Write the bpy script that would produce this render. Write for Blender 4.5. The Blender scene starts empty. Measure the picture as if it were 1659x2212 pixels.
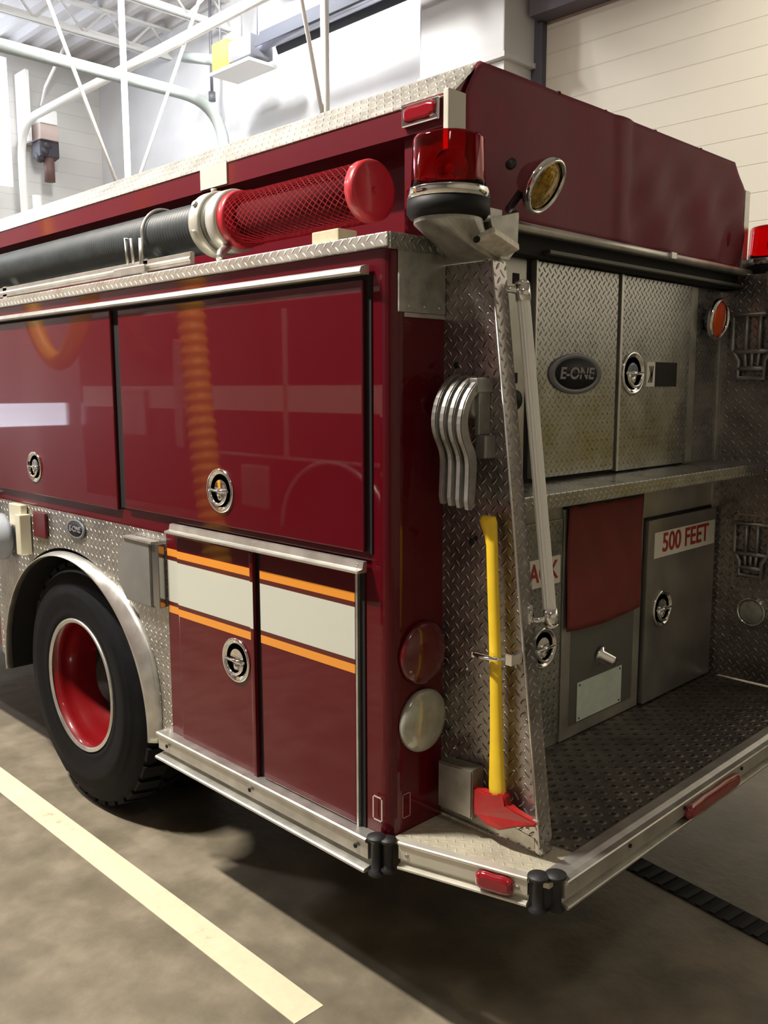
import bpy, bmesh, math, random
from mathutils import Vector, Matrix
random.seed(7)
PI = math.pi
scn = bpy.context.scene
col = scn.collection

# ------------------------------------------------------------------ materials
def nt(name):
    m = bpy.data.materials.new(name); m.use_nodes = True
    t = m.node_tree; b = t.nodes['Principled BSDF']
    return m, t, b
def N(t, kind, **kw):
    n = t.nodes.new(kind)
    for k, v in kw.items(): setattr(n, k, v)
    return n
def mth(t, op, a, b=None, c=None):
    n = t.nodes.new('ShaderNodeMath'); n.operation = op
    for i, v in enumerate((a, b, c)):
        if v is None: continue
        if isinstance(v, (int, float)): n.inputs[i].default_value = v
        else: t.links.new(v, n.inputs[i])
    return n.outputs[0]
def ramp(t, fac, stops):
    r = t.nodes.new('ShaderNodeValToRGB'); t.links.new(fac, r.inputs[0])
    e = r.color_ramp.elements
    while len(e) < len(stops): e.new(0.5)
    for q, (p, c) in zip(e, stops): q.position = p; q.color = (*c, 1) if len(c) == 3 else c
    return r.outputs[0]
def noise(t, scale, detail=4, vec=None, rough=.55):
    n = N(t, 'ShaderNodeTexNoise'); n.inputs['Scale'].default_value = scale
    n.inputs['Detail'].default_value = detail; n.inputs['Roughness'].default_value = rough
    if vec is None:
        g = N(t, 'ShaderNodeNewGeometry'); vec = g.outputs['Position']
    t.links.new(vec, n.inputs['Vector'])
    return n.outputs['Fac']
def plain(name, c, rough=.5, metal=0., coat=0., var=0.0, vscale=6, bump=0.0, bscale=60, spec=None, ior=None):
    m, t, b = nt(name)
    b.inputs['Base Color'].default_value = (*c, 1)
    b.inputs['Roughness'].default_value = rough; b.inputs['Metallic'].default_value = metal
    b.inputs['Coat Weight'].default_value = coat; b.inputs['Coat Roughness'].default_value = .04
    if spec is not None: b.inputs['Specular IOR Level'].default_value = spec
    if var:
        f = noise(t, vscale)
        c0 = tuple(max(0, x * (1 - var)) for x in c); c1 = tuple(min(1, x * (1 + var)) for x in c)
        t.links.new(ramp(t, f, [(.3, c0), (.7, c1)]), b.inputs['Base Color'])
        t.links.new(mth(t, 'MULTIPLY_ADD', f, .25, max(0, rough - .12)), b.inputs['Roughness'])
    if bump:
        f = noise(t, bscale, 3); bp = N(t, 'ShaderNodeBump'); bp.inputs['Strength'].default_value = 1
        bp.inputs['Distance'].default_value = bump
        t.links.new(f, bp.inputs['Height']); t.links.new(bp.outputs[0], b.inputs['Normal'])
    return m
def diamond(name, c, rough, pitch=.034, h=.0016, dirt=.35, rot=0.0):
    """raised lozenge tread plate; the pattern is in the mesh's UV (metres)"""
    m, t, b = nt(name)
    uv = N(t, 'ShaderNodeUVMap'); uv.uv_map = 'uv'
    sp = N(t, 'ShaderNodeSeparateXYZ'); t.links.new(uv.outputs[0], sp.inputs[0])
    s = pitch / math.sqrt(2)
    k = math.sqrt(.5) / s
    u = mth(t, 'MULTIPLY', mth(t, 'ADD', sp.outputs[0], sp.outputs[1]), k)
    v = mth(t, 'MULTIPLY', mth(t, 'SUBTRACT', sp.outputs[0], sp.outputs[1]), k)
    cu = mth(t, 'FLOOR', u); cv = mth(t, 'FLOOR', v)
    par = mth(t, 'FLOORED_MODULO', mth(t, 'ADD', cu, cv), 2.0)
    lu = mth(t, 'SUBTRACT', mth(t, 'SUBTRACT', u, cu), .5)
    lv = mth(t, 'SUBTRACT', mth(t, 'SUBTRACT', v, cv), .5)
    mx = N(t, 'ShaderNodeMix'); t.links.new(par, mx.inputs[0]); t.links.new(lu, mx.inputs[2]); t.links.new(lv, mx.inputs[3])
    my = N(t, 'ShaderNodeMix'); t.links.new(par, my.inputs[0]); t.links.new(lv, my.inputs[2]); t.links.new(lu, my.inputs[3])
    a = mth(t, 'DIVIDE', mx.outputs[0], .50); bb = mth(t, 'DIVIDE', my.outputs[0], .15)
    d = mth(t, 'ADD', mth(t, 'MULTIPLY', a, a), mth(t, 'MULTIPLY', bb, bb))
    hgt = mth(t, 'SUBTRACT', 1.0, d); 
    cl = N(t, 'ShaderNodeClamp'); t.links.new(hgt, cl.inputs[0])
    hh = mth(t, 'POWER', cl.outputs[0], .6)
    f2 = noise(t, 9, 5)
    bp = N(t, 'ShaderNodeBump'); bp.inputs['Distance'].default_value = h * 1.6; bp.inputs['Strength'].default_value = 1
    t.links.new(mth(t, 'ADD', hh, mth(t, 'MULTIPLY', f2, .12)), bp.inputs['Height'])
    t.links.new(bp.outputs[0], b.inputs['Normal'])
    c0 = tuple(x * (1 - dirt) for x in c)
    base = ramp(t, f2, [(.3, c0), (.72, c)])
    t.links.new(base, b.inputs['Base Color'])
    b.inputs['Metallic'].default_value = .88
    t.links.new(mth(t, 'MULTIPLY_ADD', f2, .3, rough - .12), b.inputs['Roughness'])
    return m
def dimple(name):
    """non-slip step deck: staggered punched holes with raised rims"""
    m, t, b = nt(name)
    uv = N(t, 'ShaderNodeUVMap'); uv.uv_map = 'uv'
    sp = N(t, 'ShaderNodeSeparateXYZ'); t.links.new(uv.outputs[0], sp.inputs[0])
    P_ = .066
    def cells(ou, ov):
        u = mth(t, 'ADD', mth(t, 'DIVIDE', sp.outputs[0], P_), ou); v = mth(t, 'ADD', mth(t, 'DIVIDE', sp.outputs[1], P_), ov)
        lu = mth(t, 'SUBTRACT', mth(t, 'FRACT', u), .5); lv = mth(t, 'SUBTRACT', mth(t, 'FRACT', v), .5)
        return mth(t, 'SQRT', mth(t, 'ADD', mth(t, 'MULTIPLY', lu, lu), mth(t, 'MULTIPLY', lv, lv)))
    d = mth(t, 'MINIMUM', cells(0.0, 0.0), cells(.5, .5))
    hole = ramp(t, d, [(.105, (1, 1, 1)), (.14, (0, 0, 0))])
    rim = ramp(t, d, [(.0, (0, 0, 0)), (.08, (0, 0, 0)), (.16, (1, 1, 1)), (.30, (0, 0, 0))])
    f2 = noise(t, 7, 6)
    base = ramp(t, f2, [(.3, (.09, .08, .07)), (.7, (.24, .215, .185))])
    mix = N(t, 'ShaderNodeMix'); mix.data_type = 'RGBA'
    t.links.new(hole, mix.inputs[0]); t.links.new(base, mix.inputs[6]); mix.inputs[7].default_value = (.004, .004, .004, 1)
    t.links.new(mix.outputs[2], b.inputs['Base Color'])
    t.links.new(mth(t, 'SUBTRACT', .75, mth(t, 'MULTIPLY', hole, .75)), b.inputs['Metallic'])
    b.inputs['Roughness'].default_value = .48
    bp = N(t, 'ShaderNodeBump'); bp.inputs['Distance'].default_value = .004
    t.links.new(rim, bp.inputs['Height']); t.links.new(bp.outputs[0], b.inputs['Normal'])
    return m
def glassy(name, c, rough=.08, trans=1., ior=1.45, alpha=1.):
    m, t, b = nt(name)
    b.inputs['Base Color'].default_value = (*c, 1); b.inputs['Roughness'].default_value = rough
    b.inputs['Transmission Weight'].default_value = trans; b.inputs['IOR'].default_value = ior
    b.inputs['Alpha'].default_value = alpha
    return m
def emit(name, c, s):
    m, t, b = nt(name)
    b.inputs['Base Color'].default_value = (*c, 1)
    b.inputs['Emission Color'].default_value = (*c, 1); b.inputs['Emission Strength'].default_value = s
    return m

RED = plain('red_enamel', (.092, .0008, .0058), .35, coat=.72, spec=.12)
RED.node_tree.nodes['Principled BSDF'].inputs['Coat Roughness'].default_value = .025
REDIN = plain('dark_red_enamel', (.115, .002, .009), .4, coat=.4, spec=.15)
WHT = plain('white_reflective_tape', (.60, .62, .54), .28, coat=.4)
ORG = plain('orange_reflective_tape', (.80, .30, .035), .3, coat=.4)
DRK = plain('dark_brown_pinstripe', (.09, .008, .006), .35, coat=.3)
ALU = plain('extruded_aluminium', (.62, .61, .57), .36, metal=.85, var=.14, vscale=14)
ALB = plain('brushed_aluminium', (.46, .45, .41), .42, metal=.8, var=.18, vscale=7)
GALV = plain('weathered_aluminium', (.42, .41, .37), .46, metal=.7, var=.3, vscale=18)
ALCAST = plain('cast_aluminium', (.36, .35, .33), .42, metal=.75, var=.15, vscale=25)
CHR = plain('chrome', (.85, .85, .83), .07, metal=1.)
BLK = plain('black_rubber', (.012, .012, .014), .55, bump=.0006, bscale=120)
BLKG = plain('black_recess', (.006, .005, .006), .8)
TYRE = plain('tyre_rubber', (.0060, .0060, .0072), .7, spec=.15, var=.35, vscale=8, bump=.0008, bscale=70)
HOSEM = plain('grey_hose_rubber', (.035, .042, .045), .5, var=.2, vscale=10)
RIMR = plain('red_rim_paint', (.17, .004, .006), .35, coat=.6, var=.1, spec=.2)
STRN = plain('red_strainer_paint', (.50, .018, .032), .4, coat=.4)
VINYL = plain('maroon_vinyl', (.19, .020, .038), .62, var=.18, vscale=5, bump=.0008, bscale=300)
FLAPM = plain('red_vinyl_flap', (.20, .030, .024), .7, var=.15, vscale=6, bump=.0008, bscale=250)
YEL = plain('yellow_fibreglass', (.92, .62, .03), .42, var=.05, vscale=20)
AXR = plain('red_axe_paint', (.36, .013, .012), .45, var=.15, vscale=30)
WOOD = plain('pale_wood', (.62, .54, .38), .7, var=.1, vscale=40)
DIA = diamond('diamond_plate', (.58, .56, .52), .30, pitch=.034, h=.0028)
DIAW = diamond('diamond_plate_wing', (.50, .46, .44), .26, pitch=.036, h=.0024, dirt=.45)
DIAB = diamond('diamond_plate_bright', (.80, .78, .70), .33, pitch=.034, dirt=.15)
DIAC = diamond('diamond_plate_worn', (.74, .69, .54), .46, pitch=.034, h=.0007, dirt=.28)
DIAC.node_tree.nodes['Principled BSDF'].inputs['Metallic'].default_value = .45
DIAS = diamond('diamond_plate_small', (.50, .50, .47), .27, pitch=.030, h=.0028, dirt=.3)
DECK = dimple('punched_step_deck')
REDL = glassy('red_lens', (.75, .004, .02), .06, 1., 1.3)
REDLM = plain('red_marker_lens', (.26, .004, .012), .15, coat=1)
TAILR = plain('dark_red_tail_lens', (.10, .003, .006), .25, coat=.6)
CLRL = plain('clear_lens', (.40, .40, .34), .2, coat=.6, metal=.2, var=.25, vscale=22)
AMBL = plain('amber_lens', (.42, .25, .02), .16, metal=.75, coat=.6, var=.5, vscale=45, bump=.004, bscale=45)
ORNL = plain('orange_lens', (.85, .10, .01), .22, coat=.8)
REFL = plain('lamp_reflector', (.9, .9, .85), .1, metal=1.)
BLKP = plain('black_plastic', (.008, .008, .009), .55, spec=.3)
GREYP = plain('dark_grey_enamel', (.13, .135, .155), .4)
GREYT = plain('mid_grey_lettering', (.24, .24, .26), .5)
WHP = plain('white_plate_enamel', (.70, .80, .72), .45, var=.06, vscale=30)
REDT = plain('red_lettering', (.40, .035, .03), .5)
CREAMP = plain('white_label', (.86, .84, .76), .45)
UNDER = plain('black_underbody', (.008, .008, .008), .8)
GRYP = plain('grey_pipe_paint', (.32, .36, .34), .45, bump=.0015, bscale=40)
WHPIPE = plain('white_pipe_paint', (.80, .80, .76), .45)
STEEL = plain('white_steel_paint', (.74, .74, .72), .5)
DKHOOD = plain('dark_hood_metal', (.05, .055, .07), .5, metal=.3)
HYEL = plain('yellow_heater_panel', (.80, .68, .06), .45)
BROWN = plain('brown_leather', (.12, .06, .05), .6)
TAN = plain('tan_panel', (.52, .42, .38), .6)

# ------------------------------------------------------------------ mesh tools
def bm_new(): return bmesh.new()
def quad(bm, *pts):
    return bm.faces.new([bm.verts.new(p) for p in pts])
def box(bm, x0, x1, y0, y1, z0, z1, bev=0.0):
    x0, x1 = min(x0, x1), max(x0, x1); y0, y1 = min(y0, y1), max(y0, y1); z0, z1 = min(z0, z1), max(z0, z1)
    vs = [bm.verts.new((x, y, z)) for x in (x0, x1) for y in (y0, y1) for z in (z0, z1)]
    fs = [bm.faces.new([vs[i] for i in f]) for f in ((0, 1, 3, 2), (4, 6, 7, 5), (0, 4, 5, 1), (2, 3, 7, 6), (0, 2, 6, 4), (1, 5, 7, 3))]
    if bev:
        es = list({e for f in fs for e in f.edges})
        bmesh.ops.bevel(bm, geom=es, offset=bev, segments=2, affect='EDGES', profile=.6)
    return vs
AX = {'x': (1, 2, 0), 'y': (2, 0, 1), 'z': (0, 1, 2)}
def prism(bm, pts, ax, a, b, bev=0.0):
    """extrude a closed 2-D outline between a and b along axis ax; pts are the other two coords in xyz order"""
    def P(p, c):
        return {'x': (c, p[0], p[1]), 'y': (p[0], c, p[1]), 'z': (p[0], p[1], c)}[ax]
    A = [bm.verts.new(P(p, a)) for p in pts]; B = [bm.verts.new(P(p, b)) for p in pts]
    n = len(pts)
    fs = [bm.faces.new(A), bm.faces.new(B[::-1])]
    for i in range(n): fs.append(bm.faces.new((A[i], B[i], B[(i + 1) % n], A[(i + 1) % n])))
    bmesh.ops.recalc_face_normals(bm, faces=fs)
    if bev:
        es = [e for e in fs[0].edges] + [e for e in fs[1].edges]
        bmesh.ops.bevel(bm, geom=list(set(es)), offset=bev, segments=2, affect='EDGES')
def frame_of(d):
    d = Vector(d).normalized()
    r = Vector((0, 0, 1)) if abs(d.z) < .9 else Vector((1, 0, 0))
    s = d.cross(r).normalized(); return s, s.cross(d).normalized(), d
def tube(bm, pts, r, seg=12, cap=True):
    pts = [Vector(p) for p in pts]; rs = r if isinstance(r, (list, tuple)) else [r] * len(pts)
    rings = []; s = None
    for i, p in enumerate(pts):
        d = (pts[min(i + 1, len(pts) - 1)] - pts[max(i - 1, 0)]).normalized()
        if s is None: s, u, _ = frame_of(d)
        else:
            s = (s - d * s.dot(d)).normalized(); u = s.cross(d)
        rings.append([bm.verts.new(p + (s * math.cos(2 * PI * k / seg) + u * math.sin(2 * PI * k / seg)) * rs[i]) for k in range(seg)])
    for a, b in zip(rings, rings[1:]):
        for k in range(seg): 
            f = bm.faces.new((a[k], a[(k + 1) % seg], b[(k + 1) % seg], b[k])); f.smooth = True
    if cap: bm.faces.new(rings[0][::-1]); bm.faces.new(rings[-1])
def lathe(bm, prof, c, n, seg=32, smooth=True, capa=True, capb=True, flat=None):
    """prof: (radius, height along n)"""
    s, u, d = frame_of(n); c = Vector(c); rings = []
    for (r, h) in prof:
        if r < 1e-6: rings.append([bm.verts.new(c + d * h)])
        else: rings.append([bm.verts.new(c + d * h + (s * math.cos(2 * PI * k / seg) + u * math.sin(2 * PI * k / seg)) * r) for k in range(seg)])
    for a, b in zip(rings, rings[1:]):
        for k in range(seg):
            k2 = (k + 1) % seg
            va = [a[k % len(a)], a[k2 % len(a)]] if len(a) > 1 else [a[0]]
            vb = [b[k2 % len(b)], b[k % len(b)]] if len(b) > 1 else [b[0]]
            if len(va) + len(vb) < 3: continue
            f = bm.faces.new(va + vb); f.smooth = smooth
    if capa and len(rings[0]) > 1: bm.faces.new(rings[0][::-1])
    if capb and len(rings[-1]) > 1: bm.faces.new(rings[-1])
def arc(cx, cy, r, a0, a1, n, ry=None):
    return [(cx + r * math.cos(math.radians(a0 + (a1 - a0) * i / n)), cy + (ry or r) * math.sin(math.radians(a0 + (a1 - a0) * i / n))) for i in range(n + 1)]
def boxuv(bm):
    L = bm.loops.layers.uv.get('uv') or bm.loops.layers.uv.new('uv')
    bm.normal_update()
    for f in bm.faces:
        n = f.normal; a = max(range(3), key=lambda i: abs(n[i]))
        for l in f.loops:
            p = l.vert.co
            l[L].uv = {0: (p.y, p.z), 1: (p.x, p.z), 2: (p.x, p.y)}[a]
def obj(name, bm, mat, parent=None, keepn=False, smooth=None, org=None):
    if not keepn: bmesh.ops.recalc_face_normals(bm, faces=bm.faces)
    boxuv(bm)
    if org is not None: bmesh.ops.translate(bm, verts=bm.verts, vec=-Vector(org))
    me = bpy.data.meshes.new(name); bm.to_mesh(me); bm.free()
    me.materials.append(mat)
    o = bpy.data.objects.new(name, me); col.objects.link(o)
    if org is not None: o.location = org
    if parent is not None: o.parent = parent
    if smooth:
        for p in me.polygons: p.use_smooth = True
    return o
def root(name, loc, label, cat, group=None):
    o = bpy.data.objects.new(name, None); col.objects.link(o); o.location = loc
    o.empty_display_size = .1
    o['label'] = label; o['category'] = cat
    if group: o['group'] = group
    return o
def tag(o, label, cat, group=None):
    o['label'] = label; o['category'] = cat
    if group: o['group'] = group
    return o
def struct(name, bm, mat):
    o = obj(name, bm, mat); o['kind'] = 'structure'; return o
def part(o, parent): o.parent = parent; return o
def sub(o, parent, label=None):
    """child of a part, both in the same space"""
    o.parent = parent
    if label: o['label'] = label
    return o
def text_obj(name, s, size, loc, rot, mat, parent, sx=1., extr=.0008, align='CENTER', shear=0, bold=.0):
    cu = bpy.data.curves.new(name, 'FONT'); cu.body = s; cu.size = size; cu.extrude = extr
    cu.align_x = align; cu.align_y = 'CENTER'; cu.shear = shear; cu.offset = bold
    tmp = bpy.data.objects.new(name + '_c', cu); col.objects.link(tmp)
    dg = bpy.context.evaluated_depsgraph_get(); dg.update()
    me = bpy.data.meshes.new_from_object(tmp.evaluated_get(dg))
    bpy.data.objects.remove(tmp); bpy.data.curves.remove(cu)
    me.transform(Matrix.Translation(loc) @ rot.to_4x4() @ Matrix.Diagonal((sx, 1, 1, 1)))
    me.materials.clear(); me.materials.append(mat)
    o = bpy.data.objects.new(name, me); col.objects.link(o)
    o.parent = parent
    return o
ROT_REAR = Matrix(((1, 0, 0), (0, 0, -1), (0, 1, 0)))       # text facing -y, reading along +x
ROT_SIDE = Matrix(((0, 0, -1), (-1, 0, 0), (0, 1, 0)))      # text facing -x, reading along -y

def split_islands(o):
    """make every loose piece of a mesh an object of its own"""
    me = o.data; bm = bmesh.new(); bm.from_mesh(me); bm.verts.ensure_lookup_table()
    seen = {}; n = 0
    for v in bm.verts:
        if v in seen: continue
        st_ = [v]; seen[v] = n
        while st_:
            q = st_.pop()
            for e in q.link_edges:
                w_ = e.other_vert(q)
                if w_ not in seen: seen[w_] = n; st_.append(w_)
        n += 1
    if n < 2: bm.free(); return [o]
    out = [o]
    for k in range(n):
        b2 = bm.copy(); b2.verts.ensure_lookup_table()
        bm.verts.index_update()
        kill = [b2.verts[v.index] for v in bm.verts if seen[v] != k]
        bmesh.ops.delete(b2, geom=kill, context='VERTS')
        if k == 0: nm = me.copy(); b2.to_mesh(nm); keep = nm
        else:
            nm = me.copy(); b2.to_mesh(nm)
            c = o.copy(); c.data = nm; col.objects.link(c); c.parent = o.parent; out.append(c)
        b2.free()
    bm.free(); o.data = keep
    return out
# ------------------------------------------------------------------ the fire engine
W = 2.235
RY = .058      # the rear wall sits this far inside the corner posts
truck = root('fire_engine', (0, 0, 0), 'large dark red fire engine parked in the bay with open rear step', 'fire engine')
def T(name, bm, mat, label=None, parent=None, **k):
    o = obj(name, bm, mat, parent or truck, **k)
    if label: o['label'] = label
    return o

# body shell
bm = bm_new()
r = .042
pts = [(1.12, 0), (1.12, .56)]
SX = .010
outline = [(SX, 1.12)] + [(SX + r - r * math.cos(a), r - r * math.sin(a)) for a in [i * PI / 2 / 8 for i in range(9)]] + [(.217, 0), (.217, RY), (W - .217, RY), (W - .217, 0)] + [(W - SX - r + r * math.sin(a), r - r * math.cos(a)) for a in [i * PI / 2 / 8 for i in range(9)]] + [(W - SX, 1.12)]
prism(bm, outline, 'z', .57, 2.166)
prism(bm, [(SX, 1.12), (W - SX, 1.12), (W - SX, 2.62), (SX, 2.62)], 'z', 1.30, 2.166)
prism(bm, [(SX, 2.62), (W - SX, 2.62), (W - SX, 5.2), (SX, 5.2)], 'z', .57, 2.166)
T('body_shell', bm, RED)
# pale lower pump panel piece ahead of the wheel
bm = bm_new(); box(bm, -.02, 0, 2.62, 4.6, 1.02, 1.33, .004); T('pump_panel', bm, ALB)
bm = bm_new(); lathe(bm, [(.0, .19), (.07, .185), (.1, .16), (.108, .02), (.108, 0)], (-.02, 2.50, 1.135), (-1, 0, 0), 28); 
T('intake_cap', bm, plain('pale_blue_grey_cap', (.34, .37, .42), .35), 'pale grey round intake cap')
bm = bm_new(); box(bm, -.03, 0, 2.27, 2.40, 1.2, 1.3, .005); box(bm, -.05, 0, 2.24, 2.29, 1.08, 1.26, .004)
T('valve_bracket', bm, plain('cream_metal', (.7, .66, .5), .4, metal=.3), 'cream metal valve bracket')
bm = bm_new(); box(bm, -.012, 0, 2.07, 2.19, 1.17, 1.28, .002); T('reflector_block', bm, plain('deep_red_block', (.09, .003, .008), .3), 'dark red square reflector')

# shelf deck and its diamond plate edge
bm = bm_new()
box(bm, -.006, .36, 0, 5.2, 2.168, 2.204, .003)
T('side_shelf_edge', bm, DIAB, 'bright diamond plate shelf edge along the top of the body side')
bm = bm_new(); box(bm, .0, .215, -.008, -.0005, 2.162, 2.204, .001)
T('rear_shelf_edge', bm, DIAS)
# galvanised corner plate
bm = bm_new(); box(bm, .033, .213, -.006, -.0005, 2.008, 2.162, .0008)
gp = T('corner_plate', bm, GALV, 'dull riveted square plate on rear corner')
bm = bm_new(); box(bm, .055, .213, -.004, -.0005, 1.996, 2.007); sub(obj('lower_lip', bm, ALU), gp)
bm = bm_new()
for x in (.07, .128, .187): lathe(bm, [(.0045, 0), (.004, .0025), (0, .0035)], (x, -.006, 2.024), (0, -1, 0), 10)
sub(obj('rivet', bm, ALU), gp)

# hose bed upper body
HX = .215
bm = bm_new()
prism(bm, [(.235, 2.204), (.235, 2.50), (HX, 2.50), (HX, 2.578), (.30, 2.65), (.30, 2.204)], 'y', .0, .17)
prism(bm, [(.335, 2.204), (.335, 2.50), (HX, 2.50), (HX, 2.578), (.40, 2.65), (.40, 2.204)], 'y', .17, 5.2)
prism(bm, [(W - .20, 2.204), (W - .20, 2.578), (W - .32, 2.65), (W - .32, 2.204)], 'y', .0, 5.2)
box(bm, .36, W - .28, RY + .002, 5.2, 2.17, 2.30)
T('hose_bed_wall', bm, REDIN)
bm = bm_new()
for s in (0, 1):
    q = [(HX - .004, 2.574), (.34, 2.688), (.345, 2.682), (HX + .004, 2.57)]
    if s: q = [(W - a, b) for a, b in q]
    prism(bm, q, 'y', -.004, 5.2)
o = T('hose_bed_chamfer', bm, DIAB, 'bright sloping diamond plate trim along the top of hose bed')
bm = bm_new(); box(bm, HX - .004, .283, -.012, .006, 2.285, 2.592, .003); T('hose_bed_post', bm, plain('white_post', (.62, .60, .52), .45), 'pale corner post of hose bed')
bm = bm_new(); box(bm, W - .205, W - .16, -.012, .006, 2.285, 2.60, .003); T('hose_bed_post', bm, ALU)
bm = bm_new(); box(bm, HX - .004, HX, .99, 1.15, 2.505, 2.580, .0); 
T('white_tab', bm, plain('pale_tab', (.50, .52, .48), .5), 'pale rectangular tab on the upper red band')
# black maroon vinyl cover, rear drape with folds
bm = bm_new()
nx, nz = 90, 22
def cover_y(x, z):
    y = -.012
    t = (x - 1.12) / .85
    if x > 1.08:
        k = min(1, (x - 1.08) / .1)
        y += k * (-.012 * math.sin((x - (2.69 - z) * .55) * 17) * ((2.69 - z) * 2.6) * .9 - .006 * min(1, (2.69 - z) * 5) * math.sin((x + (2.69 - z) * .9) * 31))
    else: y += -.002 * math.sin(x * 14 + z * 5)
    if 1.035 < x < 1.135: y -= .010 * math.sin((x - 1.035) / .1 * PI) ** .5
    return y
g = []
for j in range(nz + 1):
    z = 2.287 + (2.688 - 2.287) * j / nz
    xl = .283 if z < 2.60 else .283 + (z - 2.60) / .088 * .057
    xr = W - .215 if z < 2.585 else W - .215 - (z - 2.585) / .103 * .10
    g.append([bm.verts.new((xl + (xr - xl) * i / nx, cover_y(xl + (xr - xl) * i / nx, z), z)) for i in range(nx + 1)])
for j in range(nz):
    for i in range(nx):
        f = bm.faces.new((g[j][i], g[j][i + 1], g[j + 1][i + 1], g[j + 1][i])); f.smooth = True
# top sheet with its turned-over hem
for i in range(nx):
    a, b_ = g[nz][i], g[nz][i + 1]
    v1 = bm.verts.new((b_.co.x, 5.2, 2.688 - .01 * math.sin(b_.co.x * 6))); v2 = bm.verts.new((a.co.x, 5.2, 2.688 - .01 * math.sin(a.co.x * 6)))
    f = bm.faces.new((a, b_, v1, v2)); f.smooth = True
bmesh.ops.remove_doubles(bm, verts=bm.verts, dist=.0002)
cv = T('hose_bed_cover', bm, VINYL, 'maroon vinyl cover hanging over the back of the hose bed')
sm = cv.modifiers.new('thick', 'SOLIDIFY'); sm.thickness = .003
bm = bm_new()
for x in (.72, .98, 1.3, 1.64):
    lathe(bm, [(.008, -.004), (.007, .004), (0, .007)], (x, -.004, 2.688), (0, 0, 1), 10)
sub(obj('cover_fastener', bm, BLKP), cv)
# rail below the cover
bm = bm_new(); tube(bm, [(.30, -.035, 2.272), (2.06, -.035, 2.272)], .014, 12); box(bm, .30, 2.06, -.035, 0, 2.262, 2.284, .002)
rl = T('cover_rail', bm, ALU, 'ribbed silver rail below the vinyl cover')
bm = bm_new(); box(bm, 1.36, 1.40, -.055, -.035, 2.262, 2.286, .003); sub(obj('rail_clip', bm, ALU), rl)
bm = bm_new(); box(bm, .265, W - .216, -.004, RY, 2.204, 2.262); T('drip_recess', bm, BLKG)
bm = bm_new(); box(bm, .66, 2.02, -.03, -.004, 2.212, 2.224, .002); T('drip_rail', bm, plain('dark_drip_rail', (.10, .10, .09), .5, metal=.6))

# side drip rails
bm = bm_new(); prism(bm, [(0, 2.104), (-.03, 2.104), (-.034, 2.110), (-.030, 2.122), (-.012, 2.128), (0, 2.130)], 'y', .071, 5.2)
o = T('upper_drip_rail', bm, ALU, 'long silver drip rail above the upper side doors')
bm = bm_new(); prism(bm, [(0, 1.315), (-.034, 1.315), (-.036, 1.322), (-.016, 1.326), (-.012, 1.345), (0, 1.346)], 'y', .085, 1.065)
lr = T('lower_drip_rail', bm, ALU, 'silver drip rail above the striped lower doors')
bm = bm_new()
for y in (.11, .58): lathe(bm, [(.004, 0), (.003, .003), (0, .004)], (-.013, y, 1.335), (-1, 0, 0), 8)
sub(obj('rivet', bm, CHR), lr)

# locks
def lock(center, n, parent, R=.070, name='lock', handle_rot=0.):
    """round chrome paddle lock: flanged dish with a folding D handle"""
    n = Vector(n).normalized(); c = Vector(center)
    bm = bm_new()
    lathe(bm, [(R, 0), (R, .004), (R * .95, .0075), (R * .86, .006), (R * .80, .001), (R * .70, -.001), (R * .45, .0002), (0, .001)], c, n, 40)
    l = obj(name, bm, CHR, parent); l['label'] = 'round chrome lock'
    s, u, d = frame_of(n)
    # u is up-ish
    bm = bm_new()
    pts = []
    for i in range(13):
        a = PI + PI * i / 12
        pts.append(c + s * math.cos(a) * R * .62 + u * math.sin(a) * R * .60 + n * .011)
    tube(bm, pts, R * .075, 8)
    tube(bm, [c - s * R * .66 + n * .010, c + s * R * .66 + n * .010], R * .085, 8)
    h = obj('lock_handle', bm, CHR, l)
    bm = bm_new(); lathe(bm, [(R * .17, 0), (R * .17, .006), (R * .1, .008), (0, .008)], c - u * R * .28, n, 14)
    h2 = obj('key_barrel', bm, CHR, l)
    return l

# side upper doors
def side_door(name, y0, y1, z0, z1, xo=-.008, lab=None):
    bm = bm_new(); box(bm, xo, .006, y0, y1, z0, z1, .004)
    return T(name, bm, RED, lab)
bm = bm_new()
box(bm, .006, SX, .070, 1.43, 1.367, 2.104); box(bm, .006, SX, 1.43, 3.2, 1.360, 2.104)
box(bm, .006, SX, .100, 1.045, .562, 1.315)
T('door_gasket', bm, BLKG, 'black door gaskets')
d1 = side_door('upper_door', .090, 1.376, 1.371, 2.092, lab='large glossy red upper side door nearest the rear')
lock((-.008, .756, 1.486), (-1, 0, 0), d1, .072)
d2 = side_door('upper_door', 1.436, 3.1, 1.357, 2.094, lab='red upper side door above the wheel')
lock((-.008, 2.145, 1.478), (-1, 0, 0), d2, .066)
# lower doors with stripes
d4 = side_door('lower_door', .130, .566, .572, 1.305, -.002, 'red lower side door nearest the rear')
d3 = side_door('lower_door', .590, 1.036, .568, 1.305, -.006, 'red lower side door beside the wheel arch')
lock((-.006, .694, .936), (-1, 0, 0), d3, .074)
bm = bm_new(); box(bm, -.012, -.005, .590, .607, .568, 1.300, .003); sub(obj('door_lip', bm, RED), d3)
bm = bm_new(); box(bm, -.004, SX, .119, .127, .562, 1.305, .001); T('door_trim_strip', bm, ALU, 'thin silver strip down the edge of the lower door')
def stripes(y0, y1, x, parent):
    for nm, m, z0, z1 in (('orange_stripe', ORG, 1.2255, 1.2515), ('dark_stripe', DRK, 1.2105, 1.2255), ('white_stripe', WHT, 1.0605, 1.2105), ('dark_stripe', DRK, 1.0455, 1.0605), ('orange_stripe', ORG, 1.0195, 1.0455)):
        bm = bm_new(); box(bm, x - .0008, x, y0, y1, z0, z1); sub(obj(nm, bm, m), parent)
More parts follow.
